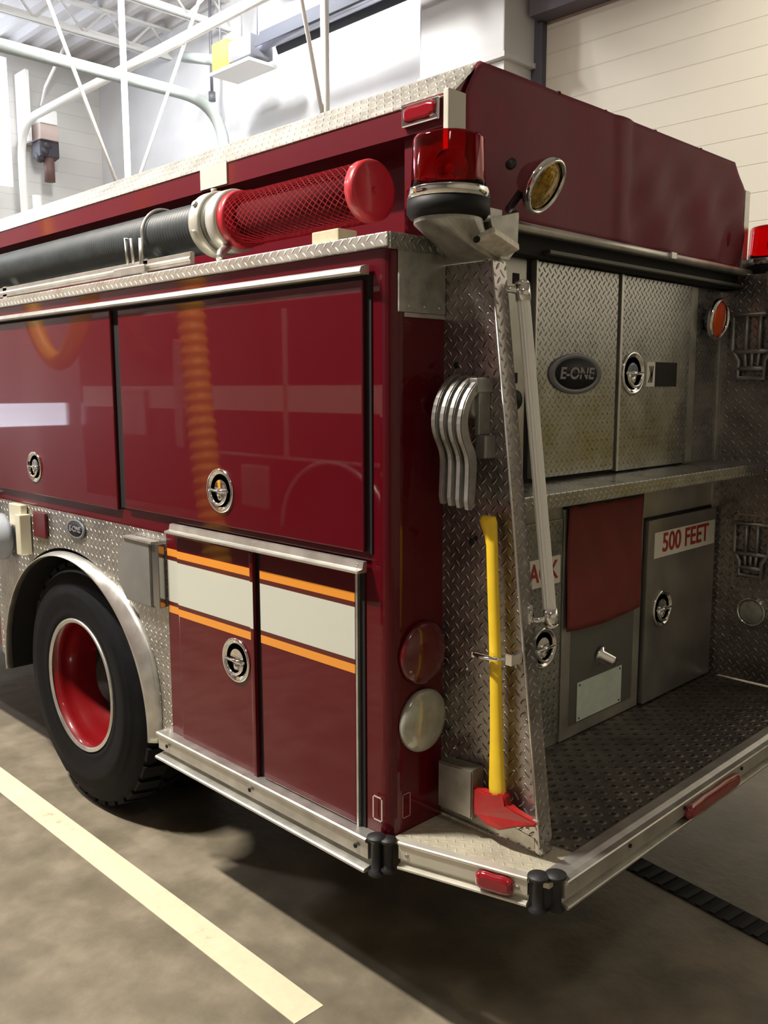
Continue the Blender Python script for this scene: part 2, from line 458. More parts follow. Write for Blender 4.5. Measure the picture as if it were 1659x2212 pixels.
stripes(.131, .565, -.002, d4); stripes(.608, 1.034, -.006, d3)
bm = bm_new(); box(bm, .004, SX, 1.047, 1.118, .57, 1.30, .001); bp_ = T('side_pillar', bm, RED)
stripes(1.048, 1.114, .004, bp_)
bm = bm_new(); box(bm, -.0128, -.0121, .590, .607, 1.0605, 1.2105); sub(obj('white_stripe', bm, WHT), d3)

# wheel well panel with the arch cut out
AC = (1.882, .54); AR = (.69, .62)
def arch_pt(a, k=0.0): return (AC[0] + (AR[0] - k) * math.cos(a), AC[1] + (AR[1] - k) * math.sin(a))
bm = bm_new()
n = 48; ins = []; outs = []
Y0, Y1, Z0, Z1 = 1.118, 2.66, .50, 1.302
for i in range(n + 1):
    a = -.06 + (PI + .12) * i / n
    p = arch_pt(a, .012); ins.append(p)
    dy, dz = math.cos(a), math.sin(a); ts = []
    if dy > 1e-6: ts.append((Y1 - AC[0]) / dy)
    if dy < -1e-6: ts.append((Y0 - AC[0]) / dy)
    if dz > 1e-6: ts.append((Z1 - AC[1]) / dz)
    if dz < -1e-6: ts.append((Z0 - AC[1]) / dz)
    t_ = min(ts); outs.append((AC[0] + dy * t_, AC[1] + dz * t_))
for X, sgn in ((.004, 1), (W - .004, 1)):
    for i in range(n):
        quad(bm, (X, *ins[i]), (X, *outs[i]), (X, *outs[i + 1]), (X, *ins[i + 1]))
    # fill the two corners of the rectangle
    quad(bm, (X, Y0, Z0), (X, Y0, Z0 + .001), (X, Y0 + .001, Z0 + .001), (X, Y0 + .001, Z0))
    c1 = [o_ for o_ in outs if abs(o_[0] - Y0) < 1e-4]; c2 = [o_ for o_ in outs if abs(o_[1] - Z1) < 1e-4]
    bm.faces.new([bm.verts.new((X, *p)) for p in (c1[0], (Y0, Z1), c2[-1])])
    c1 = [o_ for o_ in outs if abs(o_[0] - Y1) < 1e-4]
    bm.faces.new([bm.verts.new((X, *p)) for p in (c1[-1], (Y1, Z1), c2[0])])
T('wheel_well_panel', bm, DIA, 'diamond plate panel around the wheel arch')
bm = bm_new()   # fender lip: flared bright band
prof = [(.060, .002), (.045, -.014), (.008, -.034), (0.0, -.036), (-.004, -.030), (0.0, -.004)]
rings = []
for i in range(61):
    a = -.08 + (PI + .14) * i / 60
    w_ = .30 + 1.15 * math.exp(-((a - (PI - .55)) / .55) ** 2)
    rings.append([bm.verts.new((x_, *arch_pt(a, -.004 - .0 + .045 - k * .9 * w_))) for k, x_ in prof])
for A, B in zip(rings, rings[1:]):
    for k in range(len(prof) - 1):
        f = bm.faces.new((A[k], A[k + 1], B[k + 1], B[k])); f.smooth = True
o = T('fender_lip', bm, ALU, 'bright curved fender lip around the wheel'); 
m_ = o.modifiers.new('t', 'SOLIDIFY'); m_.thickness = .004
bm = bm_new()   # liner
for i in range(40):
    a = -.1 + (PI + .2) * i / 40; b_ = -.1 + (PI + .2) * (i + 1) / 40
    p, q = arch_pt(a, 0), arch_pt(b_, 0)
    quad(bm, (.004, *p), (.004, *q), (.85, *q), (.85, *p)); quad(bm, (W - .004, *p), (W - .004, *q), (W - .85, *q), (W - .85, *p))
box(bm, .85, .86, 1.1, 2.66, .3, 1.2); box(bm, W - .86, W - .85, 1.1, 2.66, .3, 1.2)
T('wheel_well_liner', bm, BLKG)
# underbody
bm = bm_new()
box(bm, .70, .82, 1.1, 6, .62, .80); box(bm, W - .82, W - .70, 1.1, 6, .62, .80)
tube(bm, [(.45, 1.874, .545), (W - .45, 1.874, .545)], .085, 14)
lathe(bm, [(.0, -.2), (.15, -.17), (.2, 0), (.15, .17), (0, .2)], (W / 2, 1.874, .545), (1, 0, 0), 20)
box(bm, .03, W - .03, .02, 1.10, .555, .57); box(bm, .16, W - .16, -.40, 0, .50, .53)
T('chassis', bm, UNDER)
# mudflap / tank behind

# wheels
def wheel(xc, out):
    """xc outer sidewall plane; out = -1 when it faces -x"""
    R_ = .546; cy_, cz_ = 1.915, .546
    bm = bm_new()
    Wt = .29
    prof = [(.288, .018), (.298, .004), (.318, -.002), (.322, .000), (.345, -.006), (.39, -.010), (.412, -.010), (.415, -.007), (.445, -.006), (.450, -.001), (.480, .010), (.500, .022), (.512, .034), (.524, .050)]
    full = prof + [(.524, Wt - .052)] + [(r_, Wt - h_) for r_, h_ in prof[::-1]]
    seg = 96
    lathe(bm, [(r_, h_) for r_, h_ in full], (xc, cy_, cz_), (-out, 0, 0), seg, capa=False, capb=False)
    for k in range(36):      # tread lugs
        a = 2 * PI * k / 36
        for side in (0, 1):
            aa = a + (PI / 36 if side else 0)
            x0 = xc - out * (.034 if not side else Wt - .13); x1 = xc - out * (.13 if not side else Wt - .034)
            ca, sa = math.cos(aa), math.sin(aa); w2 = .031
            vs = []
            for rr in (R_ - .040, R_):
                for x_ in (x0, x1):
                    for ww in (-w2, w2):
                        rr2 = rr - (.016 if (x_ == x0) != bool(side) else 0)
                        vs.append(bm.verts.new((x_, cy_ + rr2 * ca - ww * sa, cz_ + rr2 * sa + ww * ca)))
            for f in ((0, 1, 3, 2), (4, 6, 7, 5), (0, 4, 5, 1), (2, 3, 7, 6), (0, 2, 6, 4), (1, 5, 7, 3)): bm.faces.new([vs[i] for i in f])
    ty = T('wheel', bm, TYRE, 'black rubber tyre of the rear wheel')
    bm = bm_new()
    lathe(bm, [(.272, .006), (.282, -.002), (.290, .000), (.292, .010), (.284, .018), (.276, .016)], (xc, cy_, cz_), (-out, 0, 0), 64, capa=False, capb=False)
    sub(obj('rim_flange', bm, ALU), ty, 'silver rim edge')
    bm = bm_new()
    lathe(bm, [(.277, .012), (.268, .022), (.262, .05), (.266, .06), (.256, .085), (.252, .13), (.246, .175), (.236, .205)], (xc, cy_, cz_), (-out, 0, 0), 64, capa=False, capb=False)
    sub(obj('rim', bm, RIMR), ty, 'red painted deep dish rim')
    bm = bm_new(); lathe(bm, [(.240, .20), (.15, .215), (.12, .20), (.12, .15), (.10, .13), (0, .13)], (xc, cy_, cz_), (-out, 0, 0), 40, capa=False, capb=False)
    sub(obj('shaded_hub_disc', bm, UNDER), ty)  # black colour carries the shade deep inside the dished rim
    bm = bm_new()
    for k in range(10):
        a = 2 * PI * k / 10
        lathe(bm, [(.014, 0), (.014, .02), (.008, .025), (0, .025)], (xc - out * .208, cy_ + .19 * math.cos(a), cz_ + .19 * math.sin(a)), (out, 0, 0), 6, smooth=False)
    sub(obj('wheel_nut', bm, UNDER), ty)
wheel(.030, -1); wheel(W - .030, 1)
bm = bm_new()
for xx in (.36, W - .36 - .27):
    lathe(bm, [(.25, 0), (.5, 0), (.545, .04), (.545, .23), (.5, .27), (.25, .27)], (xx, 1.874, .545), (1, 0, 0), 64)
T('inner_tyre', bm, TYRE)

# aluminium hood box by the arch
bm = bm_new()
prism(bm, [(1.175, 1.030), (1.175, 1.268), (1.352, 1.268), (1.412, 1.205), (1.412, 1.10), (1.352, 1.030)], 'x', -.032, -.006, .003)
hb = T('side_hood_box', bm, plain('dull_grey_plate', (.30, .30, .29), .42, metal=.6, var=.1), 'dull grey clipped-corner box beside the orange and white stripe')
bm = bm_new(); prism(bm, [(1.15, 1.265), (1.15, 1.273), (1.355, 1.273), (1.355, 1.267)], 'x', -.040, 0, .0); sub(obj('box_cap', bm, ALU), hb)
bm = bm_new(); box(bm, -.026, .004, 1.125, 1.175, 1.035, 1.265, .002); sub(obj('box_return', bm, plain('mirror_return', (.35, .34, .33), .14, metal=.9)), hb)

# emblem
def emblem(c, n, rot, R1, R2, parent, sc=1.):
    c = Vector(c); n = Vector(n)
    bm = bm_new(); lathe(bm, [(1, 0), (1, .004), (.97, .006), (.8, .006), (.78, .0045), (0, .0045)], (0, 0, 0), (0, 0, 1), 48)
    bmesh.ops.scale(bm, vec=(R1, R2, 1), verts=bm.verts)
    M = Matrix.Translation(c) @ rot.to_4x4()
    bmesh.ops.transform(bm, matrix=M, verts=bm.verts)
    e = obj('emblem', bm, GREYP, parent); e['label'] = 'oval black and grey maker badge'
    bm = bm_new(); lathe(bm, [(1, .0046), (1, .0062), (0, .0062)], (0, 0, 0), (0, 0, 1), 48)
    bmesh.ops.scale(bm, vec=(R1 * .80, R2 * .76, 1), verts=bm.verts)
    bmesh.ops.transform(bm, matrix=M, verts=bm.verts)
    obj('emblem_field', bm, BLKP, e)
    text_obj('emblem_lettering', 'E-ONE', R2 * .80, c + n * .0075, rot, GREYT, e, sx=.96 * R1 / R2 / 1.75, shear=.15, bold=R2 * .02)
    bm = bm_new(); box(bm, -R1 * .2, R1 * .62, -R2 * .03, R2 * .03, .0072, .0088); bmesh.ops.transform(bm, matrix=M, verts=bm.verts); obj('emblem_bar', bm, BLKP, e)
    return e
emblem((-.001, 1.80, 1.243), (-1, 0, 0), ROT_SIDE, .078, .040, truck)

# side rub rail
def channel(bm, p0, p1, out, z0, z1, d=.038, t=.006):
    """extruded C rail between p0 and p1 (xy), protruding along out"""
    p0, p1, out = Vector((*p0, 0)), Vector((*p1, 0)), Vector((*out, 0)).normalized()
    h = z1 - z0
    prof = [(0, z1), (d * .9, z1), (d, z1 - .003), (d, z1 - h * .10), (d * .90, z1 - h * .14), (d * .80, z1 - h * .17), (d * .80, z0 + h * .36), (d * .35, z0 + h * .33), (d * .35, z0 + h * .17), (d * 1.05, z0 + h * .12), (d * 1.12, z0 + h * .09), (d * 1.12, z0 + .002), (d, z0), (0, z0)]
    A = [bm.verts.new(p0 + out * a + Vector((0, 0, b))) for a, b in prof]; B = [bm.verts.new(p1 + out * a + Vector((0, 0, b))) for a, b in prof]
    m = len(prof)
    for i in range(m): bm.faces.new((A[i], B[i], B[(i + 1) % m], A[(i + 1) % m]))
    bm.faces.new(A[::-1]); bm.faces.new(B)
bm = bm_new(); channel(bm, (.014, 1.165), (.014, .055), (-1, 0), .468, .5685, .054)
rr = T('side_rub_rail', bm, ALU, 'silver rub rail below the striped doors')
bm = bm_new()
for y in (.6, .1, 1.1): lathe(bm, [(.007, 0), (.007, .003), (.003, .003), (0, .001)], (-.034, y, .53), (-1, 0, 0), 12)
sub(obj('rail_bolt', bm, BLKP), rr)
def endcap(c, parent=None, R=.026, h=(.462, .572)):
    bm = bm_new()
    lathe(bm, [(R * .9, h[0] - .006), (R * 1.15, h[0] - .002), (R * 1.2, h[0] + .004), (R * .74, h[0] + .010), (R * .74, h[1] - .012), (R * 1.2, h[1] - .004), (R * 1.38, h[1] + .001), (R * 1.30, h[1] + .005), (0, h[1] + .008)], (c[0], c[1], 0), (0, 0, 1), 20)
    return T('rubber_end_cap', bm, BLK)
endcap((-.020, .030), R=.020, h=(.470, .574)); endcap((-.004, .0), R=.018, h=(.485, .572))

# tail step
S0 = (.0, -.012); S1 = (.105, -.478)   # left edge of the step, front to rear
bm = bm_new()
prism(bm, [(.012, -.002), (.218, -.002), (.218, RY - .004), (W - .218, RY - .004), (W - .218, -.002), (W - .012, -.002), (W - .125, -.445), (.125, -.445)], 'z', .560, .5745)
T('tail_step_base', bm, DIAC, 'pale diamond plate corner of the rear step')
bm = bm_new(); prism(bm, [(.232, RY - .004), (W - .232, RY - .004), (W - .25, -.40), (.30, -.40)], 'z', .5746, .578)
T('step_deck', bm, DECK, 'punched non-slip deck of the rear step')
ol = Vector((-1, -.283)).normalized()
bm = bm_new(); channel(bm, (.026, -.025), (.128, -.385), tuple(ol), .498, .578, .026); 
tl = T('step_side_rail', bm, plain('pale_aluminium', (.74, .72, .64), .4, metal=.6, var=.08), 'pale silver rail on the angled left end of the step')
bm = bm_new(); channel(bm, (W - .026, -.025), (W - .128, -.385), (1, -.28), .498, .578, .026); T('step_side_rail', bm, ALU)
bm = bm_new()
prism(bm, [(-.405, .5785), (-.405, .574), (-.43, .570), (-.452, .570), (-.452, .574), (-.435, .5785)], 'x', .155, W - .155)
channel(bm, (.168, -.445), (W - .168, -.445), (0, -1), .496, .574, .028)
rr2 = T('step_rear_rail', bm, ALU, 'silver extruded rail along the rear edge of step')
bm = bm_new()
for x in (.48, .80, 1.2, 1.6): lathe(bm, [(.006, 0), (.006, .003), (.003, .003), (0, .001)], (x, -.468, .55), (0, -1, 0), 12)
sub(obj('rail_bolt', bm, BLKP), rr2)
bm = bm_new(); prism(bm, [(.108, -.395), (.150, -.392), (.172, -.43), (.160, -.452), (.128, -.432)], 'z', .497, .578, .002); T('rubber_corner_block', bm, BLK)
bm = bm_new(); prism(bm, [(-.012, .034), (.004, .034), (.010, -.002), (-.008, -.006)], 'z', .482, .570, .002); T('rubber_corner_block', bm, BLK)
endcap((.122, -.414), R=.021, h=(.492, .582)); endcap((.158, -.442), R=.021, h=(.492, .582)); endcap((W - .13, -.43), R=.024, h=(.492, .582))
bm = bm_new(); 
for t_ in (.07, .93):
    p = Vector((.026, -.025)).lerp(Vector((.128, -.385)), t_) + ol * .0215
    lathe(bm, [(.0055, 0), (.0055, .002), (.003, .003), (0, .001)], (p.x, p.y, .542), (*ol, 0), 12)
sub(obj('rail_bolt', bm, GALV), tl)
# marker lamps
def marker(c, along, out, L, Hh, nlobe, parent, mat=REDLM):
    al = Vector(along).normalized(); out = Vector(out).normalized(); c = Vector(c)
    bm = bm_new(); nn = 40
    rings = []
    for (sc, d) in ((1.0, 0), (1.0, .008), (.86, .016), (.5, .020)):
        ring = []
        for k in range(nn):
            a = 2 * PI * k / nn
            ca, sa = math.cos(a), math.sin(a)
            u = math.copysign(abs(ca) ** .45, ca) * L / 2; v = math.copysign(abs(sa) ** .45, sa) * Hh / 2
            v *= 1 - .10 * (1 + math.cos(u / L * 2 * PI * nlobe)) / 2 if nlobe > 1 else 1
            ring.append(bm.verts.new(c + al * u * (1 - (1 - sc) * Hh / L) + Vector((0, 0, 1)) * v * sc + out * d))
        rings.append(ring)
    for A, B in zip(rings, rings[1:]):
        for k in range(nn): bm.faces.new((A[k], A[(k + 1) % nn], B[(k + 1) % nn], B[k])).smooth = True
    bm.faces.new(rings[-1]); bm.faces.new(rings[0][::-1])
    return obj('marker_lamp', bm, mat, parent)
pm = Vector((.026, -.025)).lerp(Vector((.128, -.385)), .765) + ol * .021
o = marker((pm.x, pm.y, .540), (.283, -1, 0), (*ol, 0), .105, .052, 2, truck); o['label'] = 'red marker lamp on the left end of the step'
o = marker((.985, -.467, .530), (1, 0, 0), (0, -1, 0), .36, .054, 3, truck); o['label'] = 'long dark red marker lamp on the rear edge of step'
bm = bm_new()
c = (.188 * 0 + HX - .002, .082, 2.548)
o = marker(c, (0, 1, 0), (-1, 0, 0), .125, .050, 2, truck); o['label'] = 'red marker lamp high at the hose bed corner'
bm = bm_new(); box(bm, HX - .014, HX, .015, .15, 2.518, 2.576, .004); sub(obj('lamp_bezel', bm, CHR), o); 

# rear corner tail lamps
for z_, m_, nm, lb in ((1.082, TAILR, 'brake_lamp', 'dark red round tail lamp'), (.886, CLRL, 'reversing_lamp', 'clear round reversing lamp')):
    bm = bm_new(); lathe(bm, [(.090, 0), (.090, .012), (.084, .020), (.060, .031), (.03, .036), (0, .037)], (.128, -.001, z_), (0, -1, 0), 48)
    o = T(nm, bm, m_, lb)
    bm = bm_new()
    for (dx, dz) in ((-.066, .03), (-.066, -.036)): lathe(bm, [(.005, 0), (.004, .003), (0, .004)], (.128 + dx, -.022, z_ + dz), (-.3, -1, 0), 10)
    sub(obj('lens_screw', bm, GALV), o)
# corner reflective outlines
def outline_mark(side):
    bm = bm_new()
    if side:
        for a in ((.026, .030, .612, .684), (.060, .064, .612, .684), (.026, .064, .612, .616), (.026, .064, .680, .684)): box(bm, -.0012, -.0002, *a)
    else:
        for (x0, x1, z0, z1) in ((.048, .052, .612, .684), (.082, .086, .612, .684), (.048, .086, .612, .616), (.048, .086, .680, .684)): box(bm, x0, x1, -.0012, -.0002, z0, z1)
    T('corner_reflector', bm, plain('silver_pink_tape', (.75, .62, .58), .3, metal=.4), 'thin pale rectangular outline near the bottom corner')
    bm = bm_new()
outline_mark(True)
bm = bm_new()
for (x0, x1, z0, z1) in ((.052, .055, .614, .686), (.082, .085, .614, .686), (.052, .085, .614, .617), (.052, .085, .683, .686)): box(bm, x0, x1, -.0012, -.0002, z0, z1)
T('corner_reflector', bm, plain('dim_pink_tape', (.45, .16, .17), .35), 'thin dim pink rectangular outline beside it')

# wing panels beside the step
def wing(x, sgn, top=2.138):
    """sgn +1: inside lies towards +x"""
    e0 = (-.352, .580); e1 = (-.16, top)
    bm = bm_new()
    prism(bm, [(RY, .579), e0, e1, (RY, top)], 'x', x, x + sgn * .004)
    w_ = T('side_wing', bm, DIAW, 'diamond plate wing beside the rear step')
    bm = bm_new()  # rear flange
    a = Vector((x, e0[0], e0[1])); b = Vector((x, e1[0], e1[1])); wd = sgn * .055
    quad(bm, a + Vector((0, -.001, 0)), a + Vector((wd, .0, 0)), b + Vector((wd, .0, 0)), b + Vector((0, -.001, 0)))
    quad(bm, a + Vector((wd, 0, 0)), a + Vector((wd, .02, 0)), b + Vector((wd, .02, 0)), b + Vector((wd, 0, 0)))
    f_ = obj('wing_flange', bm, DIAW, w_); md = f_.modifiers.new('t', 'SOLIDIFY'); md.thickness = .003
    bm = bm_new(); tube(bm, [a + Vector((-.001 * sgn, -.001, .01)), b + Vector((-.001 * sgn, -.001, 0))], .0034, 8)
    obj('wing_edge', bm, ALU, w_)
    return w_, a, b
wl, wa, wb = wing(.215, 1)
wr, _, _ = wing(W - .215, -1, 2.262)
wr['label'] = 'diamond plate wing on the right of the step carrying folding steps'
# curled foot of the left wing edge
bm = bm_new(); tube(bm, [(.214, -.354, .60), (.218, -.357, .585), (.232, -.352, .579), (.262, -.330, .579)], .0045, 8); obj('wing_edge', bm, ALU, wl)
# kick plate, holes and small screws on left wing
bm = bm_new(); prism(bm, [(-.002, .590), (-.335, .590), (-.333, .620), (-.002, .66)], 'x', .2138, .2152); sub(obj('kick_plate', bm, GALV), wl)
bm = bm_new()
for (y, z, r_) in ((-.045, 1.873, .009), (-.105, 1.396, .010), (-.12, 1.408, .007), (-.02, 1.845, .004)):
    lathe(bm, [(r_, 0), (r_, .0012), (0, .0012)], (.215, y, z), (-1, 0, 0), 16)
sub(obj('cable_hole', bm, BLKG), wl)
bm = bm_new()
for (y, z) in ((-.094, 1.035), (-.142, 1.028), (-.262, 1.08), (-.262, .79), (-.255, .67), (-.248, .955), (-.31, .64), (-.05, .79)):
    lathe(bm, [(.005, 0), (.004, .003), (0, .005)], (.215, y, z), (-1, 0, 0), 10)
sub(obj('wing_screw', bm, CHR), wl)
# top cap above the wing, beacon bracket
bm = bm_new()
prism(bm, [(-.0, 2.141), (-.158, 2.141), (-.150, 2.235), (-.0, 2.235)], 'x', .213, .218)
quad(bm, (.268, -.160, 2.10), (.218, -.161, 2.10), (.218, -.151, 2.27), (.268, -.150, 2.27))
br = T('wing_cap', bm, GALV, 'weathered bracket holding the red beacon')
bm = bm_new()
def plate(bm, pts, th=.004):
    nrm = (Vector(pts[1]) - Vector(pts[0])).cross(Vector(pts[2]) - Vector(pts[0])).normalized() * th
    A = [bm.verts.new(Vector(p)) for p in pts]; B = [bm.verts.new(Vector(p) + nrm) for p in pts]
    bm.faces.new(A[::-1]); bm.faces.new(B); k = len(pts)
    for i in range(k): bm.faces.new((A[i], A[(i + 1) % k], B[(i + 1) % k], B[i]))
hv = [bm.verts.new((.130 + .088 * math.cos(2 * PI * k / 36), -.085 + .088 * math.sin(2 * PI * k / 36), z_)) for k in range(36) for z_ in (2.236, 2.226)]
hv += [bm.verts.new(p) for p in ((.216, -.158, 2.143), (.216, -.03, 2.143), (.16, -.155, 2.158), (.165, -.05, 2.158))]
bmesh.ops.convex_hull(bm, input=hv)
plate(bm, [(.195, -.170, 2.238), (.312, -.172, 2.268), (.308, -.172, 2.175), (.268, -.174, 2.142), (.235, -.174, 2.142)])
sub(obj('beacon_bracket', bm, GALV), br)
bm = bm_new(); box(bm, .150, .262, -.215, -.150, 2.165, 2.186, .006)
bmesh.ops.rotate(bm, verts=bm.verts, cent=(.206, -.18, 2.175), matrix=Matrix.Rotation(math.radians(16), 3, 'Y') @ Matrix.Rotation(math.radians(-18), 3, 'X'))
sub(obj('step_lamp', bm, plain('worn_white_metal', (.66, .62, .52), .4, metal=.3, var=.25, vscale=50)), br, 'worn white step lamp')
bm = bm_new(); lathe(bm, [(.009, 0), (.009, .004), (0, .005)], (.135, -.175, 2.180), (-.3, -.7, -.6), 14); sub(obj('grommet', bm, BLKP), br)

def beacon(c, parent, full=True):
    x, y, z = c
    bm = bm_new(); lathe(bm, [(.085, -.004), (.098, 0), (.106, .012), (.106, .040), (.100, .043), (0, .043)], (x, y, z), (0, 0, 1), 56)
    b_ = obj('beacon', bm, BLKP, parent); b_['label'] = 'red rotating beacon with chrome band'
    bm = bm_new(); lathe(bm, [(.100, .042), (.1065, .043), (.1065, .066), (.1060, .067), (.095, .068)], (x, y, z), (0, 0, 1), 56, capa=False, capb=False)
    obj('chrome_band', bm, CHR, b_)
    bm = bm_new()
    k = 28   # fluted dome
    lathe(bm, [(.0965, .067), (.0945, .09), (.0905, .188), (.087, .196), (.074, .200), (0, .201)], (x, y, z), (0, 0, 1), 112, capa=False)
    o = obj('beacon_lens', bm, REDL, b_)
    md = o.modifiers.new('t', 'SOLIDIFY'); md.thickness = .003
    bm = bm_new()
    lathe(bm, [(.05, .056), (.05, .07), (.02, .075), (.015, .11), (0, .11)], (x, y, z), (0, 0, 1), 20)
    lathe(bm, [(.0, -.01), (.02, -.005), (.040, .02), (.044, .03)], (x, y - .0, z + .118), (-.6, -.8, .1), 20, capb=False)
    obj('beacon_reflector', bm, REFL, b_)
    bm = bm_new(); lathe(bm, [(0, -.012), (.012, 0), (.012, .02), (0, .032)], (x, y, z + .118), (-.6, -.8, .1), 12)
    obj('beacon_bulb', bm, plain('bulb_glass', (.9, .85, .8), .1), b_)
    return b_
beacon((.130, -.085, 2.240), truck)
beacon((W - .085, -.085, 2.262), truck)['label'] = 'second red beacon at the right edge above the wing'

# amber lamp with chrome hood
def hood_lamp(c, n, R, lens, parent, lab, depth=.06):
    bm = bm_new()
    lathe(bm, [(0, -depth), (R * .5, -depth * .9), (R * .85, -depth * .45), (R, -.010), (R * 1.10, -.006), (R * 1.12, .004), (R * 1.08, .014), (R * .99, .017), (R * .95, .008)], c, n, 44, capb=False)
    h = obj('hooded_lamp', bm, CHR, parent); h['label'] = lab
    bm = bm_new(); lathe(bm, [(R * .94, .004), (R * .7, .010), (0, .016)], c, n, 40, capa=False)
    obj('lamp_lens', bm, lens, h)
    bm = bm_new(); lathe(bm, [(R * .92, .002), (R * .8, -.015), (R * .4, -depth * .6), (0, -depth * .7)], c, n, 40, capa=False)
    obj('lamp_reflector', bm, REFL, h)
    return h
h = hood_lamp((.470, -.135, 2.365), (.10, -.86, -.52), .071, AMBL, truck, 'chrome hooded lamp with amber lens on a stalk beside the beacon', .075)
bm = bm_new(); tube(bm, [(.305, -.165, 2.262), (.34, -.13, 2.275), (.40, -.07, 2.30), (.455, -.085, 2.37)], .011, 10)
lathe(bm, [(.014, 0), (.014, .02), (0, .02)], (.39, -.08, 2.415), (-.6, -.8, 0), 12)
obj('lamp_stalk', bm, plain('dark_bracket', (.06, .05, .05), .4, metal=.5), h)
h2 = hood_lamp((1.860, .0, 2.080), (.02, -1, -.12), .074, ORNL, truck, 'round orange lamp above the right rear door', .05)

# rear wall skin
bm = bm_new(); box(bm, .218, 2.018, RY - .003, RY, .579, 2.204); T('rear_wall_skin', bm, ALB, 'bare aluminium rear wall')
def rplate(name, mat, x0, x1, z0, z1, y=-.018, yb=-.003, lab=None, parent=None, bev=.002):
    bm = bm_new(); box(bm, x0, x1, y + RY, yb + RY, z0, z1, bev); return T(name, bm, mat, lab, parent)
rplate('door_shadow_gap', BLKG, .655, 1.72, 1.508, 2.210, -.006)
dl = rplate('rear_upper_door', DIAS, .684, 1.160, 1.524, 2.200, -.026, lab='left diamond plate rear upper door with oval badge')
rplate('door_edge', ALU, .678, .688, 1.524, 2.203, -.027, parent=dl)
emblem((.905, RY - .026, 1.857), (0, -1, 0), ROT_REAR, .155, .066, dl)
dr = rplate('rear_upper_door', DIAS, 1.182, 1.700, 1.516, 2.200, -.026, lab='right diamond plate rear upper door with a round lock')
rplate('door_edge', ALU, 1.180, 1.196, 1.516, 2.203, -.0275, parent=dr)
lock((1.275, RY - .026, 1.862), (0, -1, 0), dr, .078)
rplate('sticker', CREAMP, 1.372, 1.432, 1.815, 1.905, -.0272, -.026, 'small white and black sticker', dr, 0)
rplate('sticker', BLKP, 1.432, 1.600, 1.815, 1.905, -.0272, -.026, None, dr, 0)
bm = bm_new()
for i in range(3): tube(bm, [(1.385 + i * .012, RY - .0275, 1.83), (1.40 + i * .006, RY - .0275, 1.86), (1.39 + i * .013, RY - .0275, 1.89)], .0022, 5)
obj('sticker_mark', bm, BLKP, dr)
rplate('rear_frame_strip', ALB, 1.705, 1.765, 1.516, 2.2, -.020, lab='plain aluminium strip')
rplate('rear_frame_strip', DIAS, 1.765, 1.985, 1.516, 2.2, -.010)
rplate('rear_frame_strip', ALU, 1.985, 2.018, .58, 2.2, -.016)
# left jamb strip with holes
jm = rplate('jamb_strip', ALB, .46, .650, 1.52, 2.20, -.010)
bm = bm_new()
for z_, w_ in ((1.842, .016), (1.70, .013), (1.60, .010), (2.14, .016)):
    box(bm, .595 - w_, .595 + w_, RY - .0115, RY - .010, z_ - w_, z_ + w_)
sub(obj('jamb_hole', bm, BLKG), jm)
bm = bm_new(); lathe(bm, [(.032, 0), (.030, .004), (.012, .004), (.010, .010), (0, .011)], (.605, RY - .010, 1.775), (0, -1, 0), 24); sub(obj('jamb_knob', bm, BLKP), jm)
# shelf across the rear
bm = bm_new(); box(bm, .268, 2.018, -.158, RY - .003, 1.462, 1.508, .004)
T('rear_shelf', bm, DIAS, 'diamond plate shelf between the upper and lower rear doors')
# lower left door with label
ll = rplate('rear_lower_door', DIAS, .40, .872, .62, 1.375, -.016, lab='narrow diamond plate lower door with partly hidden label')
lock((.775, RY - .016, .948), (0, -1, 0), ll, .072)
rplate('door_label', CREAMP, .60, .862, 1.160, 1.255, -.0172, -.016, 'white label with red letters', ll, 0)
text_obj('label_lettering', 'ACK', .088, Vector((.765, RY - .0180, 1.206)), ROT_REAR, REDT, ll, sx=.9, bold=.0015)
# centre panel
rplate('centre_frame', ALB, .885, 1.415, .583, 1.405, -.014)
cp = rplate('centre_recess', plain('dark_panel', (.20, .20, .185), .45, metal=.6), .940, 1.365, .625, .985, -.0155, lab='recessed panel holding the white plate')
rplate('plate', WHP, .985, 1.285, .632, .775, -.0185, -.016, 'blank white registration plate', cp, .001)
bm = bm_new()
for x_ in (1.0, 1.27):
    for z_ in (.642, .765): lathe(bm, [(.004, 0), (.003, .002), (0, .003)], (x_, RY - .0185, z_), (0, -1, 0), 8)
obj('plate_screw', bm, BLKP, cp)
bm = bm_new(); lathe(bm, [(.036, 0), (.036, .006), (.022, .010), (.020, .06), (.0, .062)], (1.135, RY - .0155, .845), (.05, -1, -.25), 24)
obj('chrome_outlet', bm, CHR, cp)
bm = bm_new()
g = []
for j in range(21):
    z = 1.412 - .43 * j / 20; row = []
    for i in range(25):
        x = .895 + .495 * i / 24
        row.append(bm.verts.new((x, RY - .022 - .006 * math.sin(x * 11 + j * .12) * (j / 20) - .008 * (j / 20) ** 2 + .002 * math.sin(x * 37 + z * 20), z - .008 * math.sin(i / 24 * PI) * (j / 20))))
    g.append(row)
for j in range(20):
    for i in range(24): bm.faces.new((g[j][i], g[j + 1][i], g[j + 1][i + 1], g[j][i + 1])).smooth = True
fl = T('hanging_flap', bm, FLAPM, 'dull red vinyl flap hanging below the rear shelf'); md = fl.modifiers.new('t', 'SOLIDIFY'); md.thickness = .003
rplate('flap_batten', BLKP, .89, 1.395, 1.405, 1.425, -.024)
